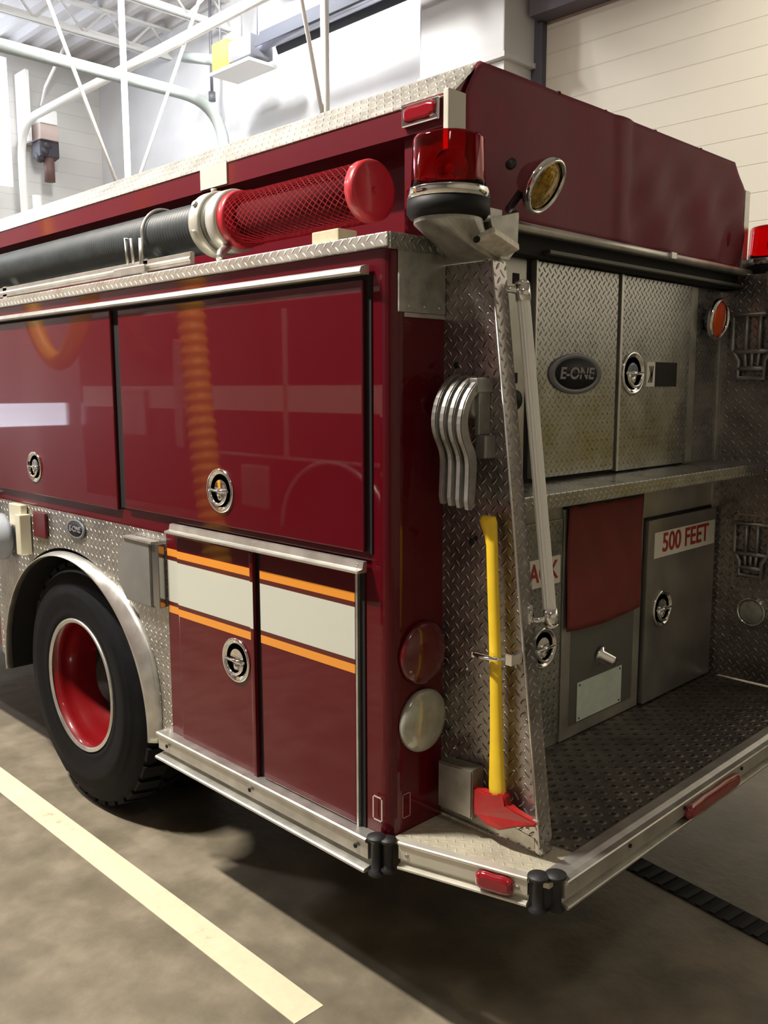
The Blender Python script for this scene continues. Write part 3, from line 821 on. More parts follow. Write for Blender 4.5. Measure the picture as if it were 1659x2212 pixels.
# right lower door
rplate('door_shadow_gap', BLKG, 1.398, 2.0, .583, 1.318, -.010)
rd = rplate('rear_lower_door', plain('brushed_door', (.40, .39, .36), .36, metal=.8, var=.2, vscale=5), 1.428, 1.995, .586, 1.308, -.030, lab='plain aluminium lower rear door labelled 500 feet')
lock((1.555, RY - .030, .948), (0, -1, 0), rd, .076)
rplate('door_label', CREAMP, 1.475, 1.985, 1.157, 1.258, -.0312, -.030, 'white label reading 500 FEET in red', rd, 0)
text_obj('label_lettering', '500 FEET', .104, Vector((1.73, RY - .0320, 1.209)), ROT_REAR, REDT, rd, sx=.98, bold=.0018)

# hand rail
hr0 = Vector((.300, -.197, 2.068)); hr1 = Vector((.300, -.310, 1.200))
bm = bm_new()
seg = 24; d = (hr1 - hr0).normalized(); s, u, _ = frame_of(d); A = []; B = []
for k in range(seg):
    rr_ = .0175 if k % 2 else .0152
    v = (s * math.cos(2 * PI * k / seg) + u * math.sin(2 * PI * k / seg)) * rr_
    A.append(bm.verts.new(hr0 + v)); B.append(bm.verts.new(hr1 + v))
for k in range(seg): bm.faces.new((A[k], A[(k + 1) % seg], B[(k + 1) % seg], B[k]))
bm.faces.new(A[::-1]); bm.faces.new(B)
hr = T('hand_rail', bm, plain('pale_ribbed_rail', (.90, .90, .84), .38, metal=.0, coat=.3), 'long pale ribbed diagonal hand rail')
for p, dd, sgn in ((hr0, -d, 1), (hr1, d, -1)):
    bm = bm_new()
    tube(bm, [p - dd * .030, p + dd * .012], .0205, 18); lathe(bm, [(.0205, 0), (.016, .01), (0, .014)], p + dd * .012, dd, 18)
    tube(bm, [p - dd * .005, p + Vector((-.022, .022, 0)), p + Vector((-.038, .035, 0))], [.012, .009, .009], 10)
    box(bm, p.x - .062, p.x - .038, p.y + .03, p.y + .045, p.z - .042, p.z + .042, .004)
    obj('rail_bracket', bm, CHR, hr)

# folding steps on the right wing
def fold_step(y, z, sc, parent):
    X = W - .215 - .006
    bm = bm_new()
    def P(a, b): return (y - a * sc, z + b * sc)
    # frame bars
    out = [P(-.085, .12), P(.085, .12), P(.085, -.02), P(.055, -.07), P(.055, -.14), P(-.055, -.14), P(-.055, -.07), P(-.085, -.02)]
    tube(bm, [(X - .012, *p) for p in out + out[:2]], .0115 * sc, 8)
    for a in (-.028, .028): tube(bm, [(X - .012, *P(a, .12)), (X - .012, *P(a, -.03))], .0105 * sc, 8)
    tube(bm, [(X - .012, *P(-.085, -.03)), (X - .012, *P(.085, -.03))], .0115 * sc, 8)
    tube(bm, [(X - .012, *P(-.055, -.10)), (X - .012, *P(.055, -.10))], .0115 * sc, 8)
    for a in (-.03, 0, .03): tube(bm, [(X - .012, *P(a, -.03)), (X - .012, *P(a * .8, -.10))], .008 * sc, 8)
    o = obj('folding_step', bm, ALCAST, parent); o['label'] = 'cast folding step, shaped like a slotted shield'
    return o
fold_step(-.085, 1.985, .98, truck)
fold_step(-.125, 1.150, .84, truck)
bm = bm_new(); X = W - .215
for a in ((-.045, -.25, .965, .972), (-.045, -.25, 1.283, 1.290), (-.045, -.052, .965, 1.29), (-.243, -.25, .965, 1.29)): box(bm, X - .006, X, *a)
sb = T('step_recess_frame', bm, ALB)
bm = bm_new(); box(bm, X - .002, X, -.25, -.045, .972, 1.283); sub(obj('recess_back', bm, BLKG), sb)
hood_lamp((W - .215 - .01, -.140, .882), (-1, 0, 0), .055, CLRL, truck, 'small round chrome lamp on the right wing', .008)

# clip for axe, pocket for its head, wrench peg (fixed to the wing)
bm = bm_new()
box(bm, .150, .2148, -.162, -.172, 1.098, 1.112, .001); box(bm, .150, .160, -.172, -.235, 1.104, 1.114, .001)
box(bm, .166, .2148, -.262, -.285, 1.095, 1.125, .002)
tube(bm, [(.152, -.17, 1.108), (.140, -.205, 1.108), (.150, -.245, 1.110), (.175, -.268, 1.110)], .005, 8)
T('axe_clip', bm, CHR, 'chrome spring clip holding the axe handle')
bm = bm_new()
prism(bm, [(-.035, .630), (-.035, .762), (-.160, .772), (-.160, .630)], 'x', .161, .2148, .004)
T('axe_pocket', bm, plain('dull_sheet_pocket', (.30, .28, .25), .42, metal=.75, var=.2, vscale=20), 'dull metal pocket covering the axe blade')
bm = bm_new()
box(bm, .165, .2148, -.165, -.150, 1.690, 1.835, .004); box(bm, .150, .2148, -.172, -.145, 1.800, 1.838, .003)
lathe(bm, [(.03, -.0), (.034, .01), (.028, .12), (.03, .14)], (.184, -.155, 1.765), (0, 1, 0), 20)
box(bm, .17, .2148, -.185, -.150, 1.63, 1.69, .004)
T('wrench_holder', bm, ALCAST, 'cast holder for the row of spanners')

# ------------------------------------------------------------------ spanners
def wrench_outline():
    """hook spanner in (x,z), x measured from the wing surface towards the outside (negative)"""
    outer = [(-.020, 1.842), (-.052, 1.840), (-.088, 1.822), (-.122, 1.790), (-.142, 1.752), (-.148, 1.715), (-.138, 1.682), (-.118, 1.655), (-.105, 1.630), (-.104, 1.59), (-.110, 1.50)]
    inner = [(-.078, 1.498), (-.070, 1.56), (-.064, 1.615), (-.072, 1.650), (-.092, 1.675), (-.106, 1.700), (-.112, 1.730), (-.104, 1.762), (-.086, 1.786), (-.066, 1.800), (-.045, 1.808), (-.020, 1.812)]
    return outer + inner
def smooth_pts(p, closed=True):
    q = []
    n_ = len(p)
    for i in range(n_):
        a, b = Vector(p[i]), Vector(p[(i + 1) % n_]); q += [tuple(a.lerp(b, .25)), tuple(a.lerp(b, .75))]
    return q
wo = smooth_pts(wrench_outline())
names = ['hook spanner nearest the camera and step, fully visible', 'hook spanner second from the step side', 'hook spanner third from the step side', 'hook spanner farthest back, next to the red body']
wr0 = None
for i in range(4):
    if wr0 is None:
        bm = bm_new(); prism(bm, [(a * .84, b - 1.67) for a, b in wo], 'y', -.009, .009, .003)
        wr0 = obj('hook_spanner', bm, ALCAST); o = wr0
    else:
        o = wr0.copy(); col.objects.link(o)
    o.location = (.213, -.160 + .029 * i, 1.668 + .003 * i)
    tag(o, 'grey cast ' + names[i], 'spanner', 'hook spanners on the diamond plate wing')

# ------------------------------------------------------------------ axe
ax = root('fire_axe', (.182, -.225, .64), 'pick-head fire axe with yellow handle and red head, clipped upright on the diamond plate', 'axe')
bm = bm_new()
cl_ = [(.0, -.190, 1.479, .021, .011), (.0, -.188, 1.466, .028, .013), (.0, -.192, 1.448, .025, .013), (.0, -.198, 1.425, .020, .012), (.0, -.202, 1.40, .0175, .012), (0, -.207, 1.30, .0175, .012), (0, -.216, 1.15, .018, .012), (0, -.223, 1.0, .0185, .013), (0, -.227, .88, .0205, .013), (0, -.230, .79, .0245, .014), (0, -.232, .74, .027, .014), (0, -.233, .705, .024, .012)]
rings = []
for (x, y, z, ry, rx) in cl_:
    rings.append([bm.verts.new((x + rx * math.cos(2 * PI * k / 16), y + .225 + ry * math.sin(2 * PI * k / 16), z - .64)) for k in range(16)])
for A, B in zip(rings, rings[1:]):
    for k in range(16): bm.faces.new((A[k], A[(k + 1) % 16], B[(k + 1) % 16], B[k])).smooth = True
bm.faces.new(rings[0]); bm.faces.new(rings[-1][::-1])
obj('axe_handle', bm, YEL, ax)
bm = bm_new()
hp = [(-.150, .722), (-.205, .722), (-.262, .735), (-.268, .728), (-.272, .708), (-.300, .700), (-.345, .694), (-.368, .690), (-.362, .678), (-.31, .660), (-.270, .640), (-.25, .630), (-.205, .630), (-.165, .645), (-.120, .655), (-.085, .66), (-.080, .735), (-.11, .728)]
prism(bm, [(a + .225, b - .64) for a, b in hp], 'x', -.016, .014, .004)
for v in bm.verts:   # taper towards the blade and the pick point
    k = abs(v.co.y + .01) / .13
    v.co.x *= max(.12, 1 - .75 * min(1, max(0, k - .35)))
obj('axe_head', bm, AXR, ax)
bm = bm_new(); box(bm, -.004, .004, -.368 + .225, -.352 + .225, .680 - .64, .694 - .64, .001); obj('pick_tip', bm, ALU, ax)

# ------------------------------------------------------------------ suction hose with strainer
HC = Vector((.115, 0, 2.345))
sh = root('suction_hose', (.115, .9, 2.206), 'thick ribbed black suction hose lying on the shelf with a red mesh strainer', 'hose')
def S(name, bm, mat, lab=None):
    bmesh.ops.translate(bm, verts=bm.verts, vec=-Vector((.115, .9, 2.206)))
    o = obj(name, bm, mat, sh)
    if lab: o['label'] = lab
    return o
bm = bm_new()
prof = []
y = .93
while y < 5.0:
    prof += [(.0800, y), (.0835, y + .0055), (.0835, y + .0085), (.0800, y + .014)]; y += .017
lathe(bm, prof, (HC.x, 0, HC.z), (0, 1, 0), 40)
S('hose_body', bm, HOSEM, 'grey black ribbed hose')
bm = bm_new(); lathe(bm, [(.085, .872), (.101, .874), (.104, .880), (.104, .925), (.098, .935), (.085, .935)], (HC.x, 0, HC.z), (0, 1, 0), 48)
for a in (30, 150, 270, 200, 100):
    ca, sa = math.cos(math.radians(a)), math.sin(math.radians(a))
    tube(bm, [(HC.x + ca * .10, .90, HC.z + sa * .10), (HC.x + ca * .114, .90, HC.z + sa * .114)], .010, 8)
S('swivel_coupling', bm, plain('cream_cast_metal', (.58, .57, .50), .4, metal=.45, var=.1, vscale=20), 'pale metal coupling')
bm = bm_new(); lathe(bm, [(.085, .842), (.094, .842), (.094, .872), (.085, .872)], (HC.x, 0, HC.z), (0, 1, 0), 40); S('coupling_gasket', bm, plain('dark_groove', (.13, .13, .11), .5, metal=.4))
bm = bm_new(); lathe(bm, [(.082, .790), (.096, .792), (.099, .798), (.099, .838), (.094, .843), (.082, .843)], (HC.x, 0, HC.z), (0, 1, 0), 48); S('strainer_collar', bm, plain('pale_collar', (.66, .65, .60), .38, metal=.5))
bm = bm_new(); lathe(bm, [(.082, .755), (.088, .757), (.090, .765), (.090, .785), (.084, .792)], (HC.x, 0, HC.z), (0, 1, 0), 48); S('strainer_neck', bm, STRN)
bm = bm_new()
NU, NV = 26, 44; y0, y1 = .195, .762
vg = {}
def vtx(i, j):
    i %= 2 * NU
    if (i, j) not in vg:
        a = PI * i / NU; yy = y0 + (y1 - y0) * j / NV
        rr_ = .080 + (.004 if j > NV * .9 else 0) * (j / NV)
        vg[(i, j)] = bm.verts.new((HC.x + rr_ * math.cos(a), yy, HC.z + rr_ * math.sin(a)))
    return vg[(i, j)]
fs = []
for j in range(0, NV - 1):
    for i in range(j % 2, 2 * NU, 2):
        # diamond between rows j..j+2
        try: fs.append(bm.faces.new((vtx(i, j), vtx(i + 1, j + 1), vtx(i, j + 2), vtx(i - 1, j + 1))))
        except ValueError: pass
res = bmesh.ops.inset_individual(bm, faces=fs, thickness=.0036, use_even_offset=True)
bmesh.ops.delete(bm, geom=fs, context='FACES_ONLY')
st = S('strainer', bm, STRN, 'red perforated strainer')
md = st.modifiers.new('t', 'SOLIDIFY'); md.thickness = .003
bm = bm_new(); lathe(bm, [(0, .165), (.070, .165), (.080, .168), (.083, .176), (.083, .200), (.078, .202)], (HC.x, 0, HC.z), (0, 1, 0), 48)
lathe(bm, [(.01, .158), (.011, .165)], (HC.x, 0, HC.z), (0, 1, 0), 6, smooth=False)
S('strainer_end_cap', bm, STRN)
bm = bm_new(); lathe(bm, [(.0, .19), (.05, .19), (.05, .78), (0, .78)], (HC.x, 0, HC.z), (0, 1, 0), 24); S('strainer_shade_core', bm, plain('shaded_strainer_inside', (.07, .004, .006), .8, spec=.1))  # added core, coloured dark as the shade inside the hollow strainer
# tray, straps (fixed on the truck)
bm = bm_new(); prism(bm, [(.018, 2.216), (.018, 2.252), (.026, 2.256), (.034, 2.252), (.034, 2.216)], 'y', .93, 5.0); prism(bm, [(.018, 2.225), (.012, 2.232), (.018, 2.24)], 'y', .93, 5.0)
for yy in (1.2, 2.4, 3.8): box(bm, .018, .34, yy, yy + .04, 2.204, 2.258)
T('hose_tray', bm, ALU, 'silver tray rail carrying the suction hose')
bm = bm_new()
pts = [(HC.x + .092 * math.cos(a), 1.235, HC.z + .092 * math.sin(a)) for a in [math.radians(200 - 220 * i / 24) for i in range(25)]]
tube(bm, pts, .0065, 8)
tube(bm, [(.022, 1.30, 2.25), (.016, 1.30, 2.335), (.016, 1.34, 2.342), (.022, 1.34, 2.25)], .006, 8)
tube(bm, [(.018, 1.235, 2.225), (.018, 1.235, 2.33)], .010, 8); box(bm, .006, .04, 1.20, 1.42, 2.212, 2.24, .004)
T('hose_clamp', bm, ALU, 'silver hoop clamp over the suction hose')
bm = bm_new(); tube(bm, [(.075, .80, 2.262), (.03, .775, 2.235), (.012, .76, 2.212)], [.014, .013, .010], 8); T('collar_support', bm, ALU)
bm = bm_new(); box(bm, -.035, .035, -.055, .055, 0, .034, .004)
wb_ = tag(obj('wooden_block', bm, WOOD), 'small pale wooden block wedged on the shelf under the red strainer', 'block'); wb_.location = (.045, .255, 2.2045)

# ------------------------------------------------------------------ room
RX, LX, FY, BY, CZ = 5.0, -7.0, 10.8, -5.5, 6.4
def floor_mat():
    m, t, b = nt('stained_concrete')
    f = noise(t, 1.3, 8, rough=.62); f2 = noise(t, 5.5, 6); f3 = noise(t, 26, 4)
    c = ramp(t, mth(t, 'MULTIPLY_ADD', f2, .45, mth(t, 'MULTIPLY', f, .6)), [(.36, (.125, .106, .074)), (.5, (.185, .158, .113)), (.63, (.28, .238, .175))])
    t.links.new(c, b.inputs['Base Color'])
    t.links.new(mth(t, 'MULTIPLY_ADD', f2, .35, .28), b.inputs['Roughness'])
    bp = N(t, 'ShaderNodeBump'); bp.inputs['Distance'].default_value = .002; t.links.new(f3, bp.inputs['Height']); t.links.new(bp.outputs[0], b.inputs['Normal'])
    return m
def block_wall(name, c, bw=14, bh=.20, depth=.0025, var=.03):
    m, t, b = nt(name)
    uv = N(t, 'ShaderNodeUVMap'); uv.uv_map = 'uv'
    br_ = N(t, 'ShaderNodeTexBrick'); t.links.new(uv.outputs[0], br_.inputs['Vector'])
    br_.inputs['Scale'].default_value = 1; br_.inputs['Brick Width'].default_value = bw; br_.inputs['Row Height'].default_value = bh
    br_.inputs['Mortar Size'].default_value = .006; br_.inputs['Mortar Smooth'].default_value = .5
    f = noise(t, 1.5, 5)
    br_.inputs['Color1'].default_value = (*c, 1); br_.inputs['Color2'].default_value = (*[x * (1 - var) for x in c], 1); br_.inputs['Mortar'].default_value = (*[x * .95 for x in c], 1)
    t.links.new(br_.outputs['Color'], b.inputs['Base Color']); b.inputs['Roughness'].default_value = .55
    bp = N(t, 'ShaderNodeBump'); bp.inputs['Distance'].default_value = depth; bp.invert = True
    t.links.new(br_.outputs['Fac'], bp.inputs['Height']); t.links.new(bp.outputs[0], b.inputs['Normal'])
    return m
WALLR = block_wall('cream_block_wall', (.60, .56, .47))
WALLF = block_wall('pale_block_wall', (.62, .61, .58))
WALLL = block_wall('grey_block_wall', (.22, .20, .20))
bm = bm_new(); box(bm, LX - .2, RX + .2, BY - .2, FY + .2, -.2, 0); struct('floor', bm, floor_mat())
bm = bm_new(); box(bm, RX, RX + .2, BY, FY, 0, CZ); struct('wall_right', bm, WALLR)
bm = bm_new(); box(bm, LX - .2, LX, BY, FY, 0, CZ); struct('wall_left', bm, WALLL)
bm = bm_new(); box(bm, LX - .2, RX + .2, BY - .2, BY, 0, CZ); struct('wall_back', bm, plain('beige_sectional_door', (.42, .39, .31), .5, var=.08, vscale=2))
# front wall: block wall plus bright glazed bay doors
bm = bm_new()
for a in ((3.66, RX, 0, CZ), (LX, 3.66, 0, 1.28), (LX, -4.3, 1.28, 1.60), (LX, 3.66, 1.60, 4.5), (-2.2, 3.66, 1.28, 1.60), (LX, .2, 4.5, 6.15), (LX, 3.66, 6.15, CZ)): box(bm, a[0], a[1], FY, FY + .2, a[2], a[3])
struct('wall_front', bm, WALLF)
DAY = emit('daylight_glass', (.80, .88, 1.0), 5)
k = 0
for (x0, x1, z0, z1) in ((-4.3, -2.2, 1.28, 1.60), (.2, 3.66, 4.5, 6.15)):
    k += 1
    bm = bm_new(); box(bm, x0, x1, FY + .1, FY + .12, z0, z1); w_ = struct('window_%d' % k, bm, DAY)
    bm = bm_new(); nn = max(2, int((x1 - x0) / .9))
    for i in range(1, nn): box(bm, x0 + (x1 - x0) * i / nn - .025, x0 + (x1 - x0) * i / nn + .025, FY + .04, FY + .099, z0, z1)
    mo = obj('mullion', bm, STEEL, w_)
# ceiling: corrugated deck, ribs running along y
bm = bm_new()
x = LX; A = []
while x < RX:
    for dx, dz in ((0, 0), (.05, .07), (.17, .07), (.22, 0)):
        if x + dx <= RX: A.append((x + dx, CZ - .06 + dz - .02))
    x += .30
for (xa, za), (xb, zb) in zip(A, A[1:]):
    quad(bm, (xa, BY, za), (xb, BY, zb), (xb, FY, zb), (xa, FY, za))
struct('ceiling', bm, plain('white_roof_deck', (.62, .60, .60), .55))
bm = bm_new(); box(bm, LX, RX, BY, FY, CZ + .02, CZ + .1); struct('trim_1', bm, UNDER)
# pilaster box on the right wall
bm = bm_new(); box(bm, 4.52, RX, 3.17, 4.10, 4.53, CZ - .05, .01)
struct('trim_2', bm, plain('white_cladding', (.64, .64, .63), .5))
bm = bm_new(); box(bm, 4.56, RX, 3.20, 4.08, 0, 4.50); box(bm, 4.50, RX, 3.15, 4.12, 4.49, 4.53)
struct('trim_3', bm, plain('white_pilaster', (.64, .64, .62), .5))
bm = bm_new(); box(bm, 4.97, RX, 4.14, FY, 0, CZ - .05)  # skin over the right wall, cooler light put into its colour
struct('cool_light_wall_skin', bm, plain('cool_lit_far_wall', (.62, .63, .65), .5, var=.06, vscale=1.5))
bm = bm_new(); box(bm, 4.545, 4.57, 4.10, 4.13, 0, CZ - .05); struct('trim_5', bm, plain('grey_seam', (.3, .3, .32), .5))
bm = bm_new(); box(bm, 4.80, RX, BY, 3.13, 4.86, CZ - .05)  # solid band, its dark colour stands for shade along the wall top
struct('wall_top_shade_band', bm, plain('mauve_shade_band', (.13, .115, .14), .6))
bm = bm_new(); box(bm, 4.93, RX, 3.09, 3.19, 0, CZ - .05, .004); struct('trim_7', bm, plain('dark_corner_strip', (.07, .065, .085), .5))  # dark strip down the corner beside the pilaster
# floor marking and drain
bm = bm_new(); box(bm, -.183, -.073, .203, 9.5, .0, .0015)
m, t, b = nt('worn_cream_line_paint')
f = noise(t, 3, 8, rough=.7); f2 = noise(t, 30, 5)
t.links.new(ramp(t, mth(t, 'MULTIPLY_ADD', f2, .3, mth(t, 'MULTIPLY', f, .7)), [(.33, (.42, .36, .24)), (.42, (.70, .62, .44)), (.7, (.80, .72, .52))]), b.inputs['Base Color']); b.inputs['Roughness'].default_value = .5
bm0 = bm; line_mat = m
# tall grey lockers and two yellow coats by the right wall behind the camera, mirrored in the rear doors
for i in range(5):
    bm = bm_new(); y0 = -4.9 + i * .78
    box(bm, 4.5, 4.98, y0, y0 + .74, 0, 2.15, .01)
    lk = tag(obj('gear_locker', bm, plain('dark_locker_%d' % i, (.055, .06, .065), .5)), 'dark grey gear locker by the right wall, seen only mirrored in the rear doors', 'locker', 'dark gear lockers')
for y0, lab in ((-2.15, 'yellow turnout coat on the lockers, mirrored in the right rear door'), (-3.10, 'yellow turnout coat on the lockers, mirrored in the left rear door')):
    bm = bm_new()
    prism(bm, [(y0 - .26, .85), (y0 + .26, .85), (y0 + .22, 1.45), (y0 + .30, 1.0), (y0 + .36, 1.02), (y0 + .24, 1.82), (y0 + .08, 1.95), (y0 - .08, 1.95), (y0 - .24, 1.82), (y0 - .36, 1.02), (y0 - .30, 1.0), (y0 - .22, 1.45)], 'x', 4.38, 4.495, .02)
    tag(obj('turnout_coat', bm, plain('yellow_cloth', (.50, .38, .05), .8)), lab, 'coat')
bm = bm0; m = line_mat
tag(obj('floor_line', bm, m), 'long cream painted line on the concrete floor beside the fire engine', 'floor marking')
bm = bm_new()
box(bm, -.055, .055, -2.2, 3, .001, .004)
dr_ = root('floor_drain', (1.30, 0, 0), 'long dark slotted drain grating in the floor beneath the rear step', 'drain')
dr_.rotation_euler = (0, 0, math.radians(-9))
obj('drain_channel', bm, BLKG, dr_)
bm = bm_new()
for i in range(95):
    y = -2.18 + i * .055; box(bm, -.05, .05, y, y + .022, .004, .008)
obj('grating', bm, plain('dark_iron', (.010, .009, .009), .7), dr_)

# ------------------------------------------------------------------ overhead services
bm = bm_new()
def bend(p0, corner, p1, rad, n=10):
    p0, c, p1 = Vector(p0), Vector(corner), Vector(p1)
    a = c + (p0 - c).normalized() * rad; b = c + (p1 - c).normalized() * rad
    out = [p0]
    for i in range(n + 1):
        t = i / n; out.append(a * (1 - t) ** 2 + c * 2 * t * (1 - t) + b * t * t)
    return out + [p1]
pts = bend((-3, 7, 4.93), (4.44, 7, 4.92), (4.44, 7, 0), .55)
tube(bm, pts, .062, 14); tag(obj('grey_duct_pipe', bm, GRYP), 'thick grey pipe crossing overhead then bending down behind the fire engine', 'pipe')
bm = bm_new(); pts = bend((3.6, 1.0, 5.30), (3.6, 10.35, 5.22), (3.6, 10.35, 0), .5)
tube(bm, pts, .050, 12); tag(obj('white_elbow_pipe', bm, WHPIPE), 'white overexposed pipe running under the ceiling then turning down at the front wall', 'pipe')
bm = bm_new(); tube(bm, [(3.80, 10.4, 0), (3.80, 10.4, 4.35)], .06, 12); tag(obj('wall_downpipe', bm, WHPIPE), 'short fat white downpipe standing against the front wall', 'pipe')
def hanger(name, top, bot, braces, r, lab, r2):
    o = root(name, (bot[0], bot[1], 0), lab, 'hanger')
    L = Vector((bot[0], bot[1], 0))
    bm = bm_new(); tube(bm, [Vector(top) - L, Vector((bot[0], bot[1], 0)) - L], r, 12); obj('post', bm, WHPIPE, o)
    for a, b_ in braces:
        bm = bm_new(); tube(bm, [Vector(a) - L, Vector(b_) - L], r2, 8); obj('brace', bm, WHPIPE, o)
hanger('braced_post', (2.95, 6.5, CZ - .06), (2.95, 6.5, 0), [((2.10, 6.5, 5.55), (2.93, 6.5, 3.5)), ((4.08, 6.5, CZ - .1), (2.97, 6.5, 3.6))], .030, 'white vertical post with two slanting braces rising behind the fire engine', .018)
hanger('braced_post', (3.48, 4.2, CZ - .06), (3.48, 4.2, 0), [((2.95, 4.2, 6.0), (3.46, 4.2, 3.98))], .036, 'white vertical post with one slanting brace near the middle of the ceiling', .018)
# roof joists along x
def joist(y, lab):
    o = root('roof_joist', (0, y, 6.0), lab, 'joist', 'white roof joists')
    bm = bm_new(); box(bm, LX, RX, -.05, .05, -.04, -.01); box(bm, LX, RX, -.006, .006, -.04, .05); obj('bottom_chord', bm, STEEL, o)
    bm = bm_new(); box(bm, LX, RX, -.05, .05, .29, .32); obj('top_chord', bm, STEEL, o)
    bm = bm_new()
    x = LX
    while x < RX - .5:
        tube(bm, [(x, 0, 0), (x + .3, 0, .31), (x + .6, 0, 0)], .020, 6); x += .6
    obj('web', bm, STEEL, o)
for y, lb in ((8.9, 'white open-web roof joist farthest from the camera'), (7.6, 'white open-web roof joist in front of the farthest one'), (6.3, 'white open-web roof joist third from the front wall'), (3.6, 'white open-web roof joist above the fire engine')):
    joist(y, lb)
bm = bm_new(); tube(bm, [(4.6, 7.45, CZ - .06), (4.6, 7.45, 5.15)], .018, 8); lathe(bm, [(0, 0), (.04, .0), (.04, .1), (0, .1)], (4.6, 7.45, 5.08), (0, 0, 1), 12)
tag(obj('hanging_conduit', bm, GREYP), 'thin dark conduit dropping from the ceiling left of the yellow heater', 'conduit')
# radiant tube heater
ht = root('tube_heater', (4.2, 6.3, 5.1), 'ceiling hung tube heater with yellow burner box and long dark reflector hood', 'heater')
def HT(name, bm, mat, lab=None):
    bmesh.ops.translate(bm, verts=bm.verts, vec=-Vector((4.2, 6.3, 5.1))); o = obj(name, bm, mat, ht)
    if lab: o['label'] = lab
    return o
bm = bm_new(); box(bm, 4.04, 4.36, 6.36, 6.62, 5.06, 5.34, .006); HT('burner_box', bm, HYEL, 'yellow burner box')
bm = bm_new(); box(bm, 4.06, 4.34, 5.98, 6.36, 5.10, 5.30, .006); HT('blower_box', bm, GREYP)
bm = bm_new(); box(bm, 4.02, 4.38, 5.96, 6.64, 5.03, 5.062, .004); HT('drip_pan', bm, STEEL)
bm = bm_new(); prism(bm, [(4.05, 5.14), (4.12, 5.30), (4.28, 5.30), (4.35, 5.14), (4.34, 5.14), (4.275, 5.29), (4.125, 5.29), (4.06, 5.14)], 'y', 1.0, 5.9); HT('reflector_hood', bm, DKHOOD, 'dark reflector hood')
bm = bm_new(); tube(bm, [(4.2, .8, 5.20), (4.2, 5.98, 5.20)], .05, 12); HT('heater_tube', bm, plain('bright_tube', (.7, .72, .85), .25, metal=.8))
bm = bm_new(); tube(bm, [(4.2, 6.62, 5.22), (4.2, 7.4, 5.45)], .055, 12); HT('intake_tube', bm, GRYP)
bm = bm_new()
for (x, y) in ((4.1, 6.55), (4.3, 6.45), (4.2, 6.05), (4.2, 3.5), (4.2, 1.5)): tube(bm, [(x, y, 5.3), (x, y, CZ - .06)], .008, 6)
HT('hanging_rod', bm, GREYP)
# wall unit with brown bag on the front wall
wu = root('wall_winch', (3.98, 10.45, 4.5), 'dark motor unit with tan box and brown hanging sleeve on the front wall', 'machine')
def WU(name, bm, mat):
    bmesh.ops.translate(bm, verts=bm.verts, vec=-Vector((3.98, 10.45, 4.5))); obj(name, bm, mat, wu)
bm = bm_new(); box(bm, 3.86, 4.10, 10.32, 10.79, 5.28, 5.46, .01); WU('top_box', bm, STEEL)
bm = bm_new(); box(bm, 3.86, 4.12, 10.34, 10.79, 5.08, 5.28, .01); WU('tan_box', bm, TAN)
bm = bm_new()
for i in range(9):
    lathe(bm, [(0, -.07), (.06, -.04), (.075, 0), (.06, .04), (0, .07)], (3.88 + .26 * random.random(), 10.38 + .15 * random.random(), 4.86 + .22 * random.random()), (random.random(), random.random(), random.random()), 10)
box(bm, 3.85, 4.13, 10.36, 10.6, 4.86, 5.08, .03)
WU('motor', bm, plain('dark_motor', (.04, .035, .045), .5))
bm = bm_new(); tube(bm, [(4.0, 10.42, 4.56), (4.0, 10.42, 4.86)], .07, 14); WU('brown_sleeve', bm, BROWN)
bm = bm_new(); box(bm, 3.745, 3.80, 10.45, 10.79, 5.05, 5.95, .01)
tag(obj('wall_trunking', bm, STEEL), 'white vertical trunking beside the bright front windows', 'trunking')
bm = bm_new(); tube(bm, [(3.9, 9.6, 6.05), (3.9, 10.2, 5.7), (3.88, 10.3, 5.48)], .02, 8)
tag(obj('wall_cable_arm', bm, STEEL), 'thin white cable arm curving down to the wall winch', 'cable')

# ------------------------------------------------------------------ things mirrored in the paint: neighbour engine, yellow exhaust hose
ne = root('fire_engine', (-3.4, 0, 0), 'second red fire engine with a pale stripe, seen only mirrored in the doors', 'fire engine')
def NE(name, bm, mat):
    bmesh.ops.translate(bm, verts=bm.verts, vec=(3.4, 0, 0)); return obj(name, bm, mat, ne)
bm = bm_new(); box(bm, -5.7, -3.4, 2.2, 8.6, 1.15, 2.62, .03); box(bm, -5.7, -3.42, 2.2, 3.35, .55, 1.2, .02); box(bm, -5.7, -3.42, 4.75, 8.6, .55, 1.2, .02); NE('body_shell', bm, RED)
bm = bm_new(); box(bm, -3.4, -3.388, 2.2, 8.5, 1.60, 1.83); NE('white_stripe', bm, WHT)
bm = bm_new(); box(bm, -3.42, -3.37, 2.2, 7.0, 2.56, 2.60, .005); box(bm, -3.42, -3.385, 2.2, 5.9, 1.17, 1.20, .004); box(bm, -3.42, -3.38, 4.62, 4.68, 1.2, 2.5, .004); NE('body_rail', bm, ALU)
bm = bm_new(); lathe(bm, [(.28, -.02), (.5, -.02), (.545, -.06), (.545, -.3), (.28, -.3)], (-3.42, 4.05, .55), (1, 0, 0), 48); NE('wheel', bm, TYRE)
bm = bm_new(); pts = [(-3.39, 4.05 + .68 * math.cos(a), .56 + .62 * math.sin(a)) for a in [PI * i / 24 for i in range(25)]]; tube(bm, pts, .022, 8); NE('fender_lip', bm, ALU)
bm = bm_new(); box(bm, -3.40, -3.36, 6.3, 6.45, 1.2, 2.3, .01); box(bm, -3.4, -3.34, 7.0, 7.5, 1.3, 1.8, .02); box(bm, -3.4, -3.35, 4.9, 5.3, .7, 1.1, .02); NE('side_fitting', bm, ALB)
bm = bm_new()
pts = []; rs = []
n = 240
